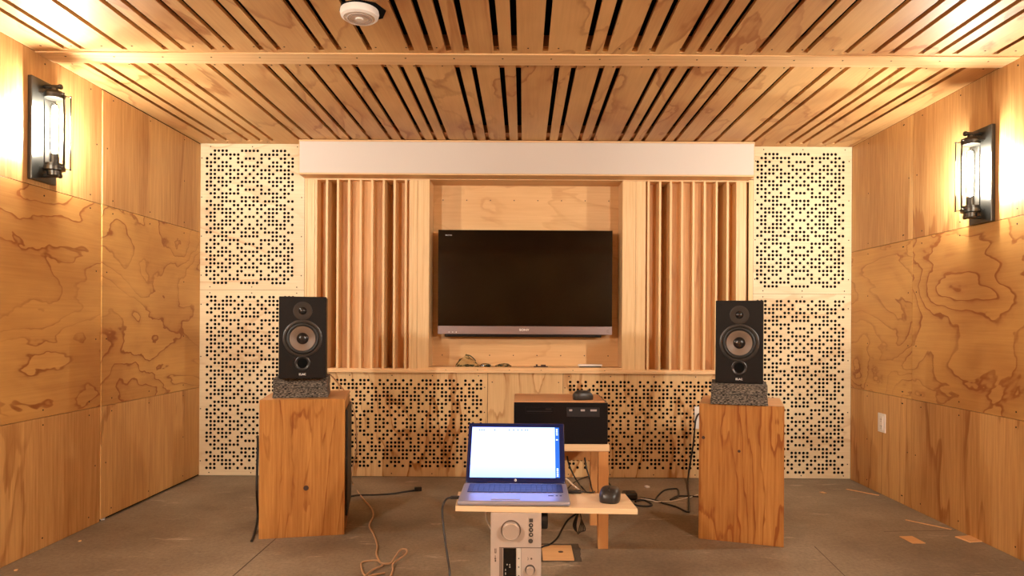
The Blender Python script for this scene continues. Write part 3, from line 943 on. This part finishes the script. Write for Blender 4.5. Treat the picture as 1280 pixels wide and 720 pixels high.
def rdisc(name, px, py, rpx, prof, mat, par, n=32):
    c = rp(px, py); r = rpx * yr / FPX
    return lat(name, [(a * r, b) for a, b in prof], mat, par, T(c.x, yr, c.z) @ FACE, n)


def rbox(name, x0, y0, x1, y1, t0, t1, mat, par, bev=0.0003):
    a, b = rp(x0, y1), rp(x1, y0)
    return bx(name, (a.x, b.x, yr - t1, yr - t0, a.z, b.z), mat, par, bev)


vk = rdisc('volume_knob', 638.6, 662.6, 12.6, [(0, 0.0), (1.0, 0.0), (1.0, 0.001), (0, 0.001)], M_mark2, rc, 48)
rdisc('knob_cap', 638.6, 662.6, 10.9, [(0, 0.001), (1.0, 0.001), (1.0, 0.018), (0.95, 0.021), (0.88, 0.0215), (0.84, 0.0205), (0, 0.0205)], M_silver2, vk, 48)
rbox('jack_strip', 660.4, 647.2, 666.8, 680, 0, 0.0006, M_silver2, rc, 0.0003)
rbox('jack', 661.4, 648.2, 666.2, 652.8, 0.0006, 0.0014, M_slot, rc)
for py in (656.6, 662.4, 668.4):
    j = rdisc('jack', 663.7, py, 2.8, [(0, 0.0006), (1, 0.0006), (1, 0.0014), (0, 0.0014)], M_slot, rc, 20)
    rdisc('jack_pin', 663.9, py - 0.2, 1.0, [(0, 0.0014), (1, 0.0014), (1, 0.0022), (0, 0.0022)], M_silver2, j, 12)
rdisc('jack', 663.3, 676.2, 2.9, [(0, 0.0006), (1, 0.0006), (1, 0.0014), (0, 0.0014)], M_slot, rc, 20)
rbox('panel_groove', 624, 684.3, 676.5, 685, 0, 0.0003, M_mark2, rc, 0)
rbox('panel_groove', 651.2, 685, 651.7, 800, 0, 0.0003, M_mark2, rc, 0)
rbox('display_recess', 623.5, 685.2, 628.5, 800, 0, 0.0004, simple('recess_brown', (0.24, 0.18, 0.15), 0.4, 0.3), rc, 0)
dw = rbox('display_window', 628.5, 685.2, 645.2, 800, 0, 0.0008, simple('display_black', (0.004, 0.004, 0.004), 0.15), rc, 0)
rbox('button_strip', 645.4, 685.2, 651.2, 800, 0, 0.001, M_strip, rc)
for (a, b, c, d) in ((633.2, 704.8, 634.6, 706.4), (636.6, 705, 637.8, 707), (636.6, 707.8, 638, 709.6), (631.5, 711, 632.4, 713.4), (631.4, 715.4, 632.5, 718.4)):
    rbox('display_segment', a, b, c, d, 0.0008, 0.001, M_led, dw, 0)
for py in (698, 708.7, 719.5):
    rdisc('button_mark', 648.4, py, 0.9, [(0, 0.001), (1, 0.001), (1, 0.0013), (0, 0.0013)], M_slot, rc, 8)
sk = rdisc('input_knob', 662.6, 711.9, 6.2, [(0, 0), (1, 0), (1, 0.001), (0, 0.001)], M_slot, rc, 32)
rdisc('knob_cap', 662.6, 712.2, 5.0, [(0, 0.001), (1, 0.001), (1, 0.011), (0.9, 0.0135), (0, 0.0135)], M_silver2, sk, 32)
bm = bmesh.new()
for (x0, y0, x1, y1) in ((618.2, 685.5, 619.0, 691.2), (619.6, 685.5, 620.5, 691.2), (618.2, 690.6, 620.5, 691.4)):
    a, b = rp(x0, y1), rp(x1, y0); box(bm, a.x, b.x, yr - 0.0004, yr, a.z, b.z)
obj('emblem', bm, M_mark2, rc)
bm = bmesh.new()
for (x0, y0, x1, y1) in ((618.6, 694.2, 619.5, 697.6), (618.0, 697.4, 620.2, 699.0), (618.4, 699.4, 620.2, 702.2)):
    a, b = rp(x0, y1), rp(x1, y0); box(bm, a.x, b.x, yr - 0.0004, yr, a.z, b.z)
obj('emblem', bm, M_mark2, rc)
bm = bmesh.new()
tube(bm, [rp(659.6, 696.8) + Vector((0, -0.0004, 0)), rp(660.6, 698.4) + Vector((0, -0.0004, 0)), rp(659.6, 700.2) + Vector((0, -0.0004, 0))], 0.0006, 6)
obj('arrow_mark', bm, M_mark2, rc)
rdisc('input_mark', 664.2, 698.4, 1.3, [(0, 0), (1, 0), (1, 0.0004), (0, 0.0004)], M_mark2, rc, 10)
for (yy, zz) in ((yr + 0.06, rz1 - 0.037), (yr + 0.06, 0.05), (yr + 0.30, rz1 - 0.037), (yr + 0.30, 0.05)):
    lat('foot', [(0, 0), (0.026, 0), (0.031, 0.004), (0.031, 0.021), (0.028, 0.024), (0, 0.024)], M_plastic_b, rc, T(rx1 - 0.002, yy, zz) @ Matrix.Rotation(PI / 2, 4, 'Y'), 28)

# ---- board with the laptop
A = H(569.2, 632.2, ZBT); B = H(797.2, 636.2, ZBT); Cc = H(781.3, 617, ZBT); D0 = H(573, 614.5, ZBT)
bm = bmesh.new()
u = (B - A).normalized(); ang = math.atan2(u.y, u.x)
quad = [Vector((A.x, A.y)), Vector((B.x, B.y)), Vector((Cc.x, Cc.y)), Vector((D0.x, D0.y))]
lo = [bm.verts.new((q.x, q.y, ZBT - 0.018)) for q in quad]; hi = [bm.verts.new((q.x, q.y, ZBT)) for q in quad]
bm.faces.new(lo); bm.faces.new(hi)
for i in range(4): bm.faces.new((lo[i], lo[(i + 1) % 4], hi[(i + 1) % 4], hi[i]))
bd = obj('plywood_board', bm, M_board, None, 0.001)
tag(bd, 'narrow raw plywood board resting on the receiver under the laptop', 'board')

lap = thing('laptop', 'open silver laptop with a glowing white screen on the plywood board', 'laptop', (0, 0, 0))
zb0, zb1 = ZBT + 0.002, ZBT + 0.021
fl = H(571.2, 632.6, zb0); fr2 = H(713.2, 633.4, zb0)
lw = fr2.x - fl.x
lyf = (fl.y + fr2.y) / 2 + 0.001
lxc = (fl.x + fr2.x) / 2
lyb = lyf + 0.232
lap.location = (lxc, lyf, ZBT + 0.0005); lap.rotation_euler[2] = math.radians(-0.6)
hwid = lw / 2
bm = bmesh.new()
vs = box(bm, -hwid, hwid, 0, 0.232, 0.002, 0.021)
for v in vs:
    if v.co.y < 0.1 and v.co.z > 0.01: v.co.z = 0.017
for e in [e for e in bm.edges if abs(e.verts[0].co.z - e.verts[1].co.z) > 0.005]:
    pass
bs = obj('base', bm, M_lapsilver, lap, 0.006)
bs.modifiers['bevel'].segments = 3


def tz(y): return 0.017 + 0.004 * y / 0.232


# keyboard: one connected mesh with raised keys
bm = bmesh.new()
kx0, kx1, ky0, ky1 = -hwid + 0.022, hwid - 0.018, 0.105, 0.212
nx, ny = 18, 6
gv = [[bm.verts.new((kx0 + (kx1 - kx0) * i / nx, ky0 + (ky1 - ky0) * j / ny, tz(ky0 + (ky1 - ky0) * j / ny) + 0.0006)) for j in range(ny + 1)] for i in range(nx + 1)]
fs = []
for i in range(nx):
    for j in range(ny):
        fs.append(bm.faces.new((gv[i][j], gv[i + 1][j], gv[i + 1][j + 1], gv[i][j + 1])))
bm.normal_update()
r1 = bmesh.ops.inset_individual(bm, faces=fs, thickness=0.0011)
bmesh.ops.inset_individual(bm, faces=fs, thickness=0.0004, depth=0.0018)
obj('keyboard', bm, M_keys_bluecast, lap, recalc=False)
bx('touchpad', (-0.075, 0.02, 0.02, 0.085, tz(0.05) - 0.001, tz(0.05) + 0.0012), M_lapsilver, lap, 0.0006)
for (xa, xb) in ((0.112, 0.130), (0.137, 0.144), (0.150, 0.157)):
    bx('sticker', (xa, xb, 0.066, 0.074, tz(0.07), tz(0.07) + 0.0008), M_keys_bluecast, lap, 0.0002)
for sx in (-1, 1):
    bm = bmesh.new(); tube(bm, [(sx * 0.12 - 0.02, 0.228, 0.024), (sx * 0.12 + 0.02, 0.228, 0.024)], 0.0045, 12)
    obj('hinge', bm, M_lap_bluecast, lap)
tilt = math.radians(-33)
LH = 0.232
LM = T(0, 0.234, 0.020) @ Matrix.Rotation(tilt, 4, 'X')
lwd = hwid - 0.004
lid = bx('lid', (-lwd, lwd, 0.0, 0.009, 0, LH), M_lap_bluecast, lap, 0.005, None)
lid.data.transform(LM)
lid.modifiers['bevel'].segments = 3


def lidpart(name, dims, mat, par, bev=0):
    o = bx(name, dims, mat, par, bev); o.data.transform(LM); return o


sx0_, sx1_, sz0_, sz1_ = -lwd + 0.014, lwd - 0.019, 0.020, LH - 0.018
scr = lidpart('display', (sx0_, sx1_ - 0.016, -0.0008, 0.001, sz0_, sz1_), M_screen, lid)
sb = lidpart('sidebar', (sx1_ - 0.016, sx1_, -0.0008, 0.001, sz0_, sz1_), M_side, lid)
for zz in (0.024, 0.031, 0.038, 0.045, 0.051, 0.163, 0.183, 0.190, 0.197, 0.204):
    lidpart('icon', (sx1_ - 0.0115, sx1_ - 0.005, -0.0012, -0.0008, zz, zz + 0.0042), M_icon, sb)
for xx in (-0.138, -0.130, -0.122, -0.082, -0.028, -0.012, 0.004, 0.018, 0.032, 0.040):
    lidpart('screen_mark', (xx, xx + 0.0042, -0.0016, -0.0008, sz1_ - 0.013, sz1_ - 0.0092), M_mark, scr)
em = lat('maker_emblem', [(0.0, 0.001), (0.0045, 0.001), (0.0045, 0.0016), (0, 0.0016)], M_logo, lid, T(0, 0, 0.010) @ FACE, 20)
em.data.transform(LM)
et = text_mesh('emblem_lettering', 'hp', 0.006, M_lap_bluecast, em, T(0, -0.0018, 0.0103) @ FACE, 0.0002)
et.data.transform(LM)

pm = H(764.5, 630.5, ZBT)
mouse((pm.x, pm.y + 0.045, ZBT + 0.0005), math.radians(165), 0.088, 0.068, 0.047, 'large black computer mouse on the plywood board right of the laptop')


# ---- cables
def top_cable(name, pts, r, mat, label, cat='cable', k=8):
    return tag(cable(name, pts, r, mat, None, k), label, cat)


def fh(px, py, z=0.004): return H(px, py, z)


top_cable('power_cable', [V(573, 621.6, 2.2), V(566, 621.6, 2.19), V(558, 624, 2.17), V(553.2, 634, 2.15), V(553.5, 650, 2.13), V(557, 680, 2.1), V(560, 700, 2.08), V(562.5, 722, 2.05), V(566, 790, 2.0), H(572, 850, 0.004), H(590, 900, 0.004)],
          0.0033, M_cable, 'black power cable dropping from the left side of the laptop')
plug = bx('power_plug', (0, 0.030, -0.006, 0.006, -0.005, 0.005), M_plastic_b, None, 0.002)
_pp = V(563, 621.6, 2.19); plug.location = _pp
pcable = [o for o in COL.objects if o.name.startswith('power_cable')][0]
plug.parent = pcable

top_cable('speaker_cable', [V(413, 468, 3.62), V(421, 477, 3.7), V(430, 488, 3.75), V(437, 499, 3.8), V(443, 516, 3.82), V(445.5, 540, 3.85), V(446, 560, 3.9), V(441.5, 581, 4.0), V(439, 594, 4.02), fh(441, 605), fh(452, 621), fh(464, 635), fh(466.5, 645), fh(461.5, 657), fh(467, 668), fh(471.5, 682), fh(470.5, 693), fh(475.5, 703), fh(478, 706.5, 0.008),
                            fh(466, 712, 0.01), fh(456, 719, 0.01), fh(451.5, 708), fh(454, 702.5), fh(470, 700.5), fh(477, 704, 0.014), fh(488, 704, 0.01), fh(494, 696, 0.014), fh(501, 687, 0.022), fh(508, 687, 0.024), fh(507, 693, 0.02), fh(492, 704, 0.012), fh(491, 713), fh(486, 722), fh(470, 728), fh(460, 721, 0.012), fh(481, 716)],
          0.0042, M_cabletan, 'thin tan speaker cable running from the left loudspeaker to a loop on the floor', k=8)
c = top_cable('power_cable', [fh(436, 621), fh(448, 619), fh(468, 618.6), fh(490, 617.4), fh(505, 615), fh(519, 613)], 0.006, M_cable, 'black cord lying on the floor right of the left cabinet', 'cord')
bxp = bx('cord_plug', (-0.025, 0.02, -0.014, 0.014, 0, 0.026), M_plastic_b, c, 0.004); bxp.location = H(523, 613.6, 0)
bxp.rotation_euler[2] = 0.3
top_cable('power_cable', [V(322, 545, 3.5), V(322.2, 560, 3.45), V(321.3, 590, 3.42), V(321, 615, 3.4), fh(322.2, 640, 0.08), fh(321, 655, 0.03), fh(317.5, 668), fh(314.5, 676.5)], 0.0065, M_cable, 'black cord hanging down the left edge of the left cabinet', 'cord')
top_cable('power_cable', [V(876, 516.5, DW - 0.012), V(872.5, 518.5, DW - 0.04), V(869.5, 526, DW - 0.07), V(868, 540, DW - 0.06), V(866.5, 556, DW - 0.05), V(863.5, 575, DW - 0.05), V(860.5, 594, DW - 0.05), fh(859.8, 609), fh(861, 620), fh(861.2, 636), fh(859.5, 640), fh(845, 633.5), fh(829, 629), fh(817, 625), fh(803, 624), fh(794, 627)], 0.006, M_cable, 'black cord running from the hidden outlet down to the floor left of the right cabinet', 'cord')
top_cable('power_cable', [fh(796, 622), fh(806, 623), fh(817, 626), fh(822, 620), fh(830, 613), fh(840, 611), fh(847, 611.5), fh(848.7, 617), fh(847.5, 621), fh(842, 623.5), fh(838, 624.5), fh(846, 620.5), fh(858, 620), fh(875, 621)], 0.005, M_cable, 'black cord looped on the floor between the stand and the right cabinet', 'cord')
top_cable('power_cable', [fh(797, 626), fh(806, 625.5), fh(815, 631, 0.006), fh(808, 633), fh(797, 632), fh(789, 629)], 0.006, M_cable, 'short black cord curled on the floor behind the right end of the board', 'cord')
top_cable('audio_cable', [fh(796, 622.2, 0.01), fh(812, 625, 0.012), fh(822, 627, 0.01), fh(836, 626.8), fh(846, 625.5), fh(860, 622), fh(872, 618.5)], 0.003, M_cablewhite, 'thin white cable on the floor left of the right cabinet')
pb = thing('power_strip', 'black power strip on the floor behind the right end of the board', 'power strip', tuple(H(789, 624, 0)))
bx('housing', (-0.05, 0.035, -0.03, 0.05, 0, 0.045), M_plastic_b, pb, 0.012)
bx('socket', (-0.03, 0.0, -0.01, 0.02, 0.045, 0.047), M_slot, pb, 0.001)
top_cable('power_cable', [V(723, 639, 2.32), V(719, 643, 2.33), V(710, 650, 2.36), V(703, 661, 2.4), V(697, 672, 2.45), V(688, 680, 2.5), V(678, 683.5, 2.5), V(668, 690, 2.5)], 0.0036, M_cable, 'black cord running from behind the board down to the back of the receiver', 'cord')
bm = bmesh.new()
pts = []
for k in range(5):
    w = 2.5 + k * 2.2
    x0 = 722.0 + k * 0.6
    pts += [V(723.5, 640, 2.33), V(x0 - w * 0.7, 655, 2.33 + 0.004 * k), V(x0 - w * 0.4, 664, 2.335), V(x0 + 1, 667.5 - k * 0.8, 2.33 + 0.004 * k), V(x0 + w * 0.65, 662, 2.33), V(726.5, 648, 2.335)]
tube(bm, spline(pts, 6), 0.0017, 8)
hk = obj('coiled_cable', bm, M_cable, None, smooth=True)
tag(hk, 'coiled black cable hanging under the board beside the receiver', 'cable')
top_cable('audio_cable', [V(607.5, 638, 2.33), V(607.6, 646, 2.34), V(609, 652, 2.36), V(613, 660, 2.38), V(619, 668, 2.4)], 0.0025, M_cablewhite, 'thin pale cable hanging left of the silver receiver')
# under the stand
top_cable('computer_cable', [V(709, 570, 3.46), V(711, 580, 3.46), V(716, 592, 3.44), V(723, 604, 3.42), V(730, 612, 3.4), H(738, 620, 0.005)], 0.004, M_cable, 'black cable hanging behind the laptop screen edge under the stand')
top_cable('computer_cable', [V(731, 572, 3.44), V(733, 585, 3.42), V(737, 598, 3.4), V(740, 612, 3.38), H(744, 625, 0.005)], 0.004, M_cable, 'black cable hanging beside the rear leg of the stand')
top_cable('computer_cable', [H(708, 612, 0.02), H(718, 603, 0.01), H(730, 597, 0.01), H(742, 595, 0.01), H(752, 600, 0.01)], 0.004, M_cable, 'black cable arched on the floor behind the pine stand')
top_cable('audio_cable', [V(707, 598, 2.9), V(711, 601, 2.9), V(717, 607, 2.88), V(722, 611, 2.86), H(736, 622, 0.008)], 0.0035, M_cablewhite, 'white cable end beside the right edge of the laptop screen')
top_cable('computer_cable', [H(757, 600, 0.03), H(760, 603, 0.02), H(764, 608, 0.01), H(767, 612, 0.005)], 0.006, M_cable, 'short black cable end on the floor right of the stand leg')
ad = thing('power_adapter', 'slim black power adapter lying on the board behind the laptop', 'power adapter', tuple(H(719, 615.6, ZBT + 0.0005)), 0.0)
ad.location.y -= 0.012
bx('housing', (-0.028, 0.020, -0.008, 0.008, 0, 0.011), M_plastic_b, ad, 0.003)
bm = bmesh.new(); tube(bm, spline([(0.019, 0, 0.006), (0.035, 0.002, 0.004), (0.06, 0.001, 0.003), (0.068, 0.015, 0.003)], 6), 0.0025)
obj('lead', bm, M_cable, ad, smooth=True)

# ---- small things on the niche shelf
zn = WZ(459.5) + 0.0004
yn = DW + 0.07


def sx(px): return WX(px, 455, yn)


bag = thing('plastic_bag', 'crumpled clear plastic bag of screws at the left end of the niche shelf', 'bag', (sx(586), yn, zn))
bm = bmesh.new()
bmesh.ops.create_icosphere(bm, subdivisions=3, radius=1)
rnd = random.Random(3)
for v in bm.verts:
    f = 1 + rnd.uniform(-0.13, 0.13)
    x, y, z = v.co
    v.co = Vector((x * 0.088 * f, y * 0.05 * f, max(0, (z + 0.25) * 0.072 * f * (1 - 0.75 * abs(x + 0.25)))))
obj('film', bm, M_film, bag)
for (a, b, w) in ((-0.085, 0.0, 0.07), (-0.03, -0.01, 0.055)):
    bm = bmesh.new()
    for q in range(9):
        xx, zz = a + rnd.uniform(0, w), rnd.uniform(0.004, 0.013)
        tube(bm, [(xx, b + rnd.uniform(-0.02, 0.02), zz), (xx + 0.018, b + rnd.uniform(-0.02, 0.02), zz)], 0.0035, 6)
    tag(obj('contents', bm, simple('olive_bits', (0.07, 0.07, 0.035), 0.4), bag), kind='stuff')
bm = bmesh.new(); tube(bm, spline([(-0.015, -0.02, 0.082), (0.01, -0.022, 0.078), (0.035, -0.022, 0.058), (0.05, -0.02, 0.042)], 5), 0.004)
obj('zip_seam', bm, simple('olive_dark', (0.05, 0.05, 0.02), 0.4), bag)


def packet(px, w, label, mat, seed):
    t = thing('screw_packet', label, 'packet', (sx(px), yn, zn))
    rr = random.Random(seed)
    bm = bmesh.new()
    bmesh.ops.create_icosphere(bm, subdivisions=2, radius=1)
    for v in bm.verts:
        f = 1 + rr.uniform(-0.15, 0.15)
        v.co = Vector((v.co.x * w / 2 * f, v.co.y * 0.03 * f, max(0, (v.co.z + 0.3) * 0.018 * f)))
    obj('film', bm, M_film, t)
    bm = bmesh.new()
    for q in range(10):
        xx = rr.uniform(-w * 0.4, w * 0.3)
        tube(bm, [(xx, rr.uniform(-0.02, 0), rr.uniform(0.004, 0.014)), (xx + 0.02, rr.uniform(-0.02, 0), rr.uniform(0.004, 0.014))], 0.003, 6)
    tag(obj('contents', bm, mat, t), kind='stuff')


packet(606.5, 0.08, 'small clear packet of dark screws beside the plastic bag on the niche shelf', simple('bits_dark', (0.03, 0.03, 0.02), 0.3), 5)
packet(629, 0.115, 'long clear packet of dark screws on the niche shelf below the maker name', simple('bits_green', (0.04, 0.045, 0.025), 0.3), 6)
t = thing('metal_bracket', 'small dark brown metal piece in the middle of the niche shelf', 'bracket', (sx(676), yn, zn))
bx('plate', (-0.05, 0.05, -0.015, 0.015, 0, 0.006), M_brown, t, 0.002)
bx('tab', (-0.035, -0.022, -0.012, 0.012, 0.006, 0.018), M_brown, t, 0.002)
bx('tab', (0.0, 0.035, -0.012, 0.012, 0.006, 0.016), M_brown, t, 0.002)
t = thing('remote_control', 'flat white remote-like piece at the right end of the niche shelf', 'remote', (sx(738), yn, zn))
bm = bmesh.new(); vs = box(bm, -0.088, 0.082, -0.02, 0.02, 0.007, 0.021)
obj('body', bm, M_plastic_w, t, 0.006)
bx('underside', (-0.078, 0.075, -0.017, 0.017, 0, 0.0072), M_rubber, t, 0.001)


# ---- floor details
def strip(p, q, w, name='floor_joint', mat=M_slot, z=0.0008):
    p, q = Vector(p), Vector(q)
    d = (q - p).normalized(); s = Vector((-d.y, d.x, 0)) * w / 2
    bm = bmesh.new()
    f = bm.faces.new([bm.verts.new(v + Vector((0, 0, z))) for v in (p - s, q - s, q + s, p + s)])
    return obj(name, bm, mat, floor)


M_joint = simple('joint_dark', (0.09, 0.06, 0.04), 0.8)
strip(H(352, 667), H(255, 752), 0.006, mat=M_joint)
strip(H(1105, 664.5), H(1195, 663), 0.006, mat=M_joint)
strip(H(1018, 683), H(1060, 724), 0.004, mat=M_joint)


def scrap(name, px, py, w, d, rz, label, cat, mat, h=0.004):
    bm = bmesh.new()
    vs = box(bm, -w / 2, w / 2, -d / 2, d / 2, 0, h)
    for v in vs: v.co.x += random.uniform(-0.1, 0.1) * w
    o = obj(name, bm, mat, None, 0.0008)
    o.location = H(px, py, 0.0003); o.rotation_euler[2] = rz
    return tag(o, label, cat)


M_scrap = wood('scrap_ply', (0.74, 0.44, 0.20), (0.45, 0.2, 0.07), 'X', 4, 6, 0.3, 0.3, 0.5, 2.0, 0.2)
scrap('plywood_offcut', 1139.5, 675.3, 0.068, 0.105, 0.1, 'small square plywood offcut on the floor, nearer of the two by the right wall', 'offcut', M_scrap)
scrap('plywood_offcut', 1212, 674.2, 0.085, 0.09, 0.2, 'thin plywood offcut on the floor against the right wall', 'offcut', M_scrap)
scrap('wood_sliver', 1160, 656, 0.012, 0.22, 0.35 + 0.35, 'long pale wood sliver on the floor beside the right wall', 'wood sliver', M_scrap, 0.003)
scrap('wood_sliver', 1078, 615.5, 0.012, 0.20, 0.7, 'short pale wood sliver on the floor near the right rear corner', 'wood sliver', M_scrap, 0.003)
scrap('white_scrap_glint', 127, 649.3, 0.03, 0.035, 0.4, 'daylight glint built as a tiny white piece at the foot of the left wall', 'paper scrap', M_paper_glint, 0.006)  # daylight leaking at the wall gap, shaped as a small white solid
scrap('white_scrap_glint', 808.8, 609.3, 0.022, 0.03, 0.3, 'tiny white scrap on the floor left of the right cabinet', 'paper scrap', M_paper_glint, 0.01)
scrap('wood_chip', 1029, 616, 0.03, 0.035, 0.3, 'tan wood chip on the floor behind the right cabinet', 'wood chip', M_scrap, 0.003)
scrap('wood_chip', 100, 676.5, 0.012, 0.012, 0.3, 'tiny pale chip on the floor near the left wall', 'wood chip', M_scrap, 0.004)
scrap('wood_chip', 20, 713, 0.012, 0.012, 0.3, 'tiny pale chip in the lower left corner of the floor', 'wood chip', M_scrap, 0.004)

q0, q1 = H(678.5, 701), H(714, 683.5)
wbk = thing('wood_block', 'short pine block set in a rough floor pocket beside the receiver', 'wood block', ((q0.x + q1.x) / 2, (q0.y + q1.y) / 2, 0.0))
hx, hy = (q1.x - q0.x) / 2, (q1.y - q0.y) / 2
bx('block', (-hx, hx, -hy, hy, 0.001, 0.008), M_scrap, wbk, 0.001)
lat('knot', [(0, 0), (0.012, 0), (0.012, 0.0006), (0, 0.0006)], M_brown, wbk, T(0.015, 0, 0.008), 16)
bm = bmesh.new()
rr = random.Random(11)
ring = []
for i in range(28):
    a = 2 * PI * i / 28
    ex = (hx + 0.03) / max(abs(math.cos(a)), abs(math.sin(a)) * (hx + 0.03) / (hy + 0.03))
    f = 1 + rr.uniform(-0.06, 0.06)
    ring.append(bm.verts.new((ex * math.cos(a) * f + 0.008, ex * math.sin(a) * f + 0.012, 0.0009)))
bm.faces.new(ring)
obj('pocket_edge', bm, simple('pocket_dark', (0.07, 0.05, 0.032), 0.9, noise=0.6, nscale=60), wbk)

# ------------------------------------------------------------------ world and camera
w = bpy.data.worlds.new('world'); SC.world = w
w.use_nodes = True
w.node_tree.nodes['Background'].inputs[0].default_value = (0.02, 0.018, 0.015, 1)
w.node_tree.nodes['Background'].inputs[1].default_value = 1.0

cam = bpy.data.cameras.new('camera')
cam.sensor_width = 36
cam.lens = 36 * FPX / 1280
cam.shift_x = -(VX - 640) / 1280
cam.shift_y = (VY - 360) / 1280
cam.clip_start = 0.01
co = bpy.data.objects.new('camera', cam)
COL.objects.link(co)
co.matrix_world = T(0, 0, CAMZ) @ Matrix.Rotation(PI / 2, 4, 'X') @ Matrix.Rotation(TH, 4, 'Z')
SC.camera = co

vs_ = SC.view_settings
SC.display_settings.display_device = 'sRGB'
vs_.view_transform = 'Standard'
vs_.look = 'None'
vs_.gamma = 1
vs_.exposure = 0.2
vs_.use_curve_mapping = False
SC.cycles.max_bounces = 10
SC.cycles.diffuse_bounces = 6
SC.cycles.sample_clamp_indirect = 6
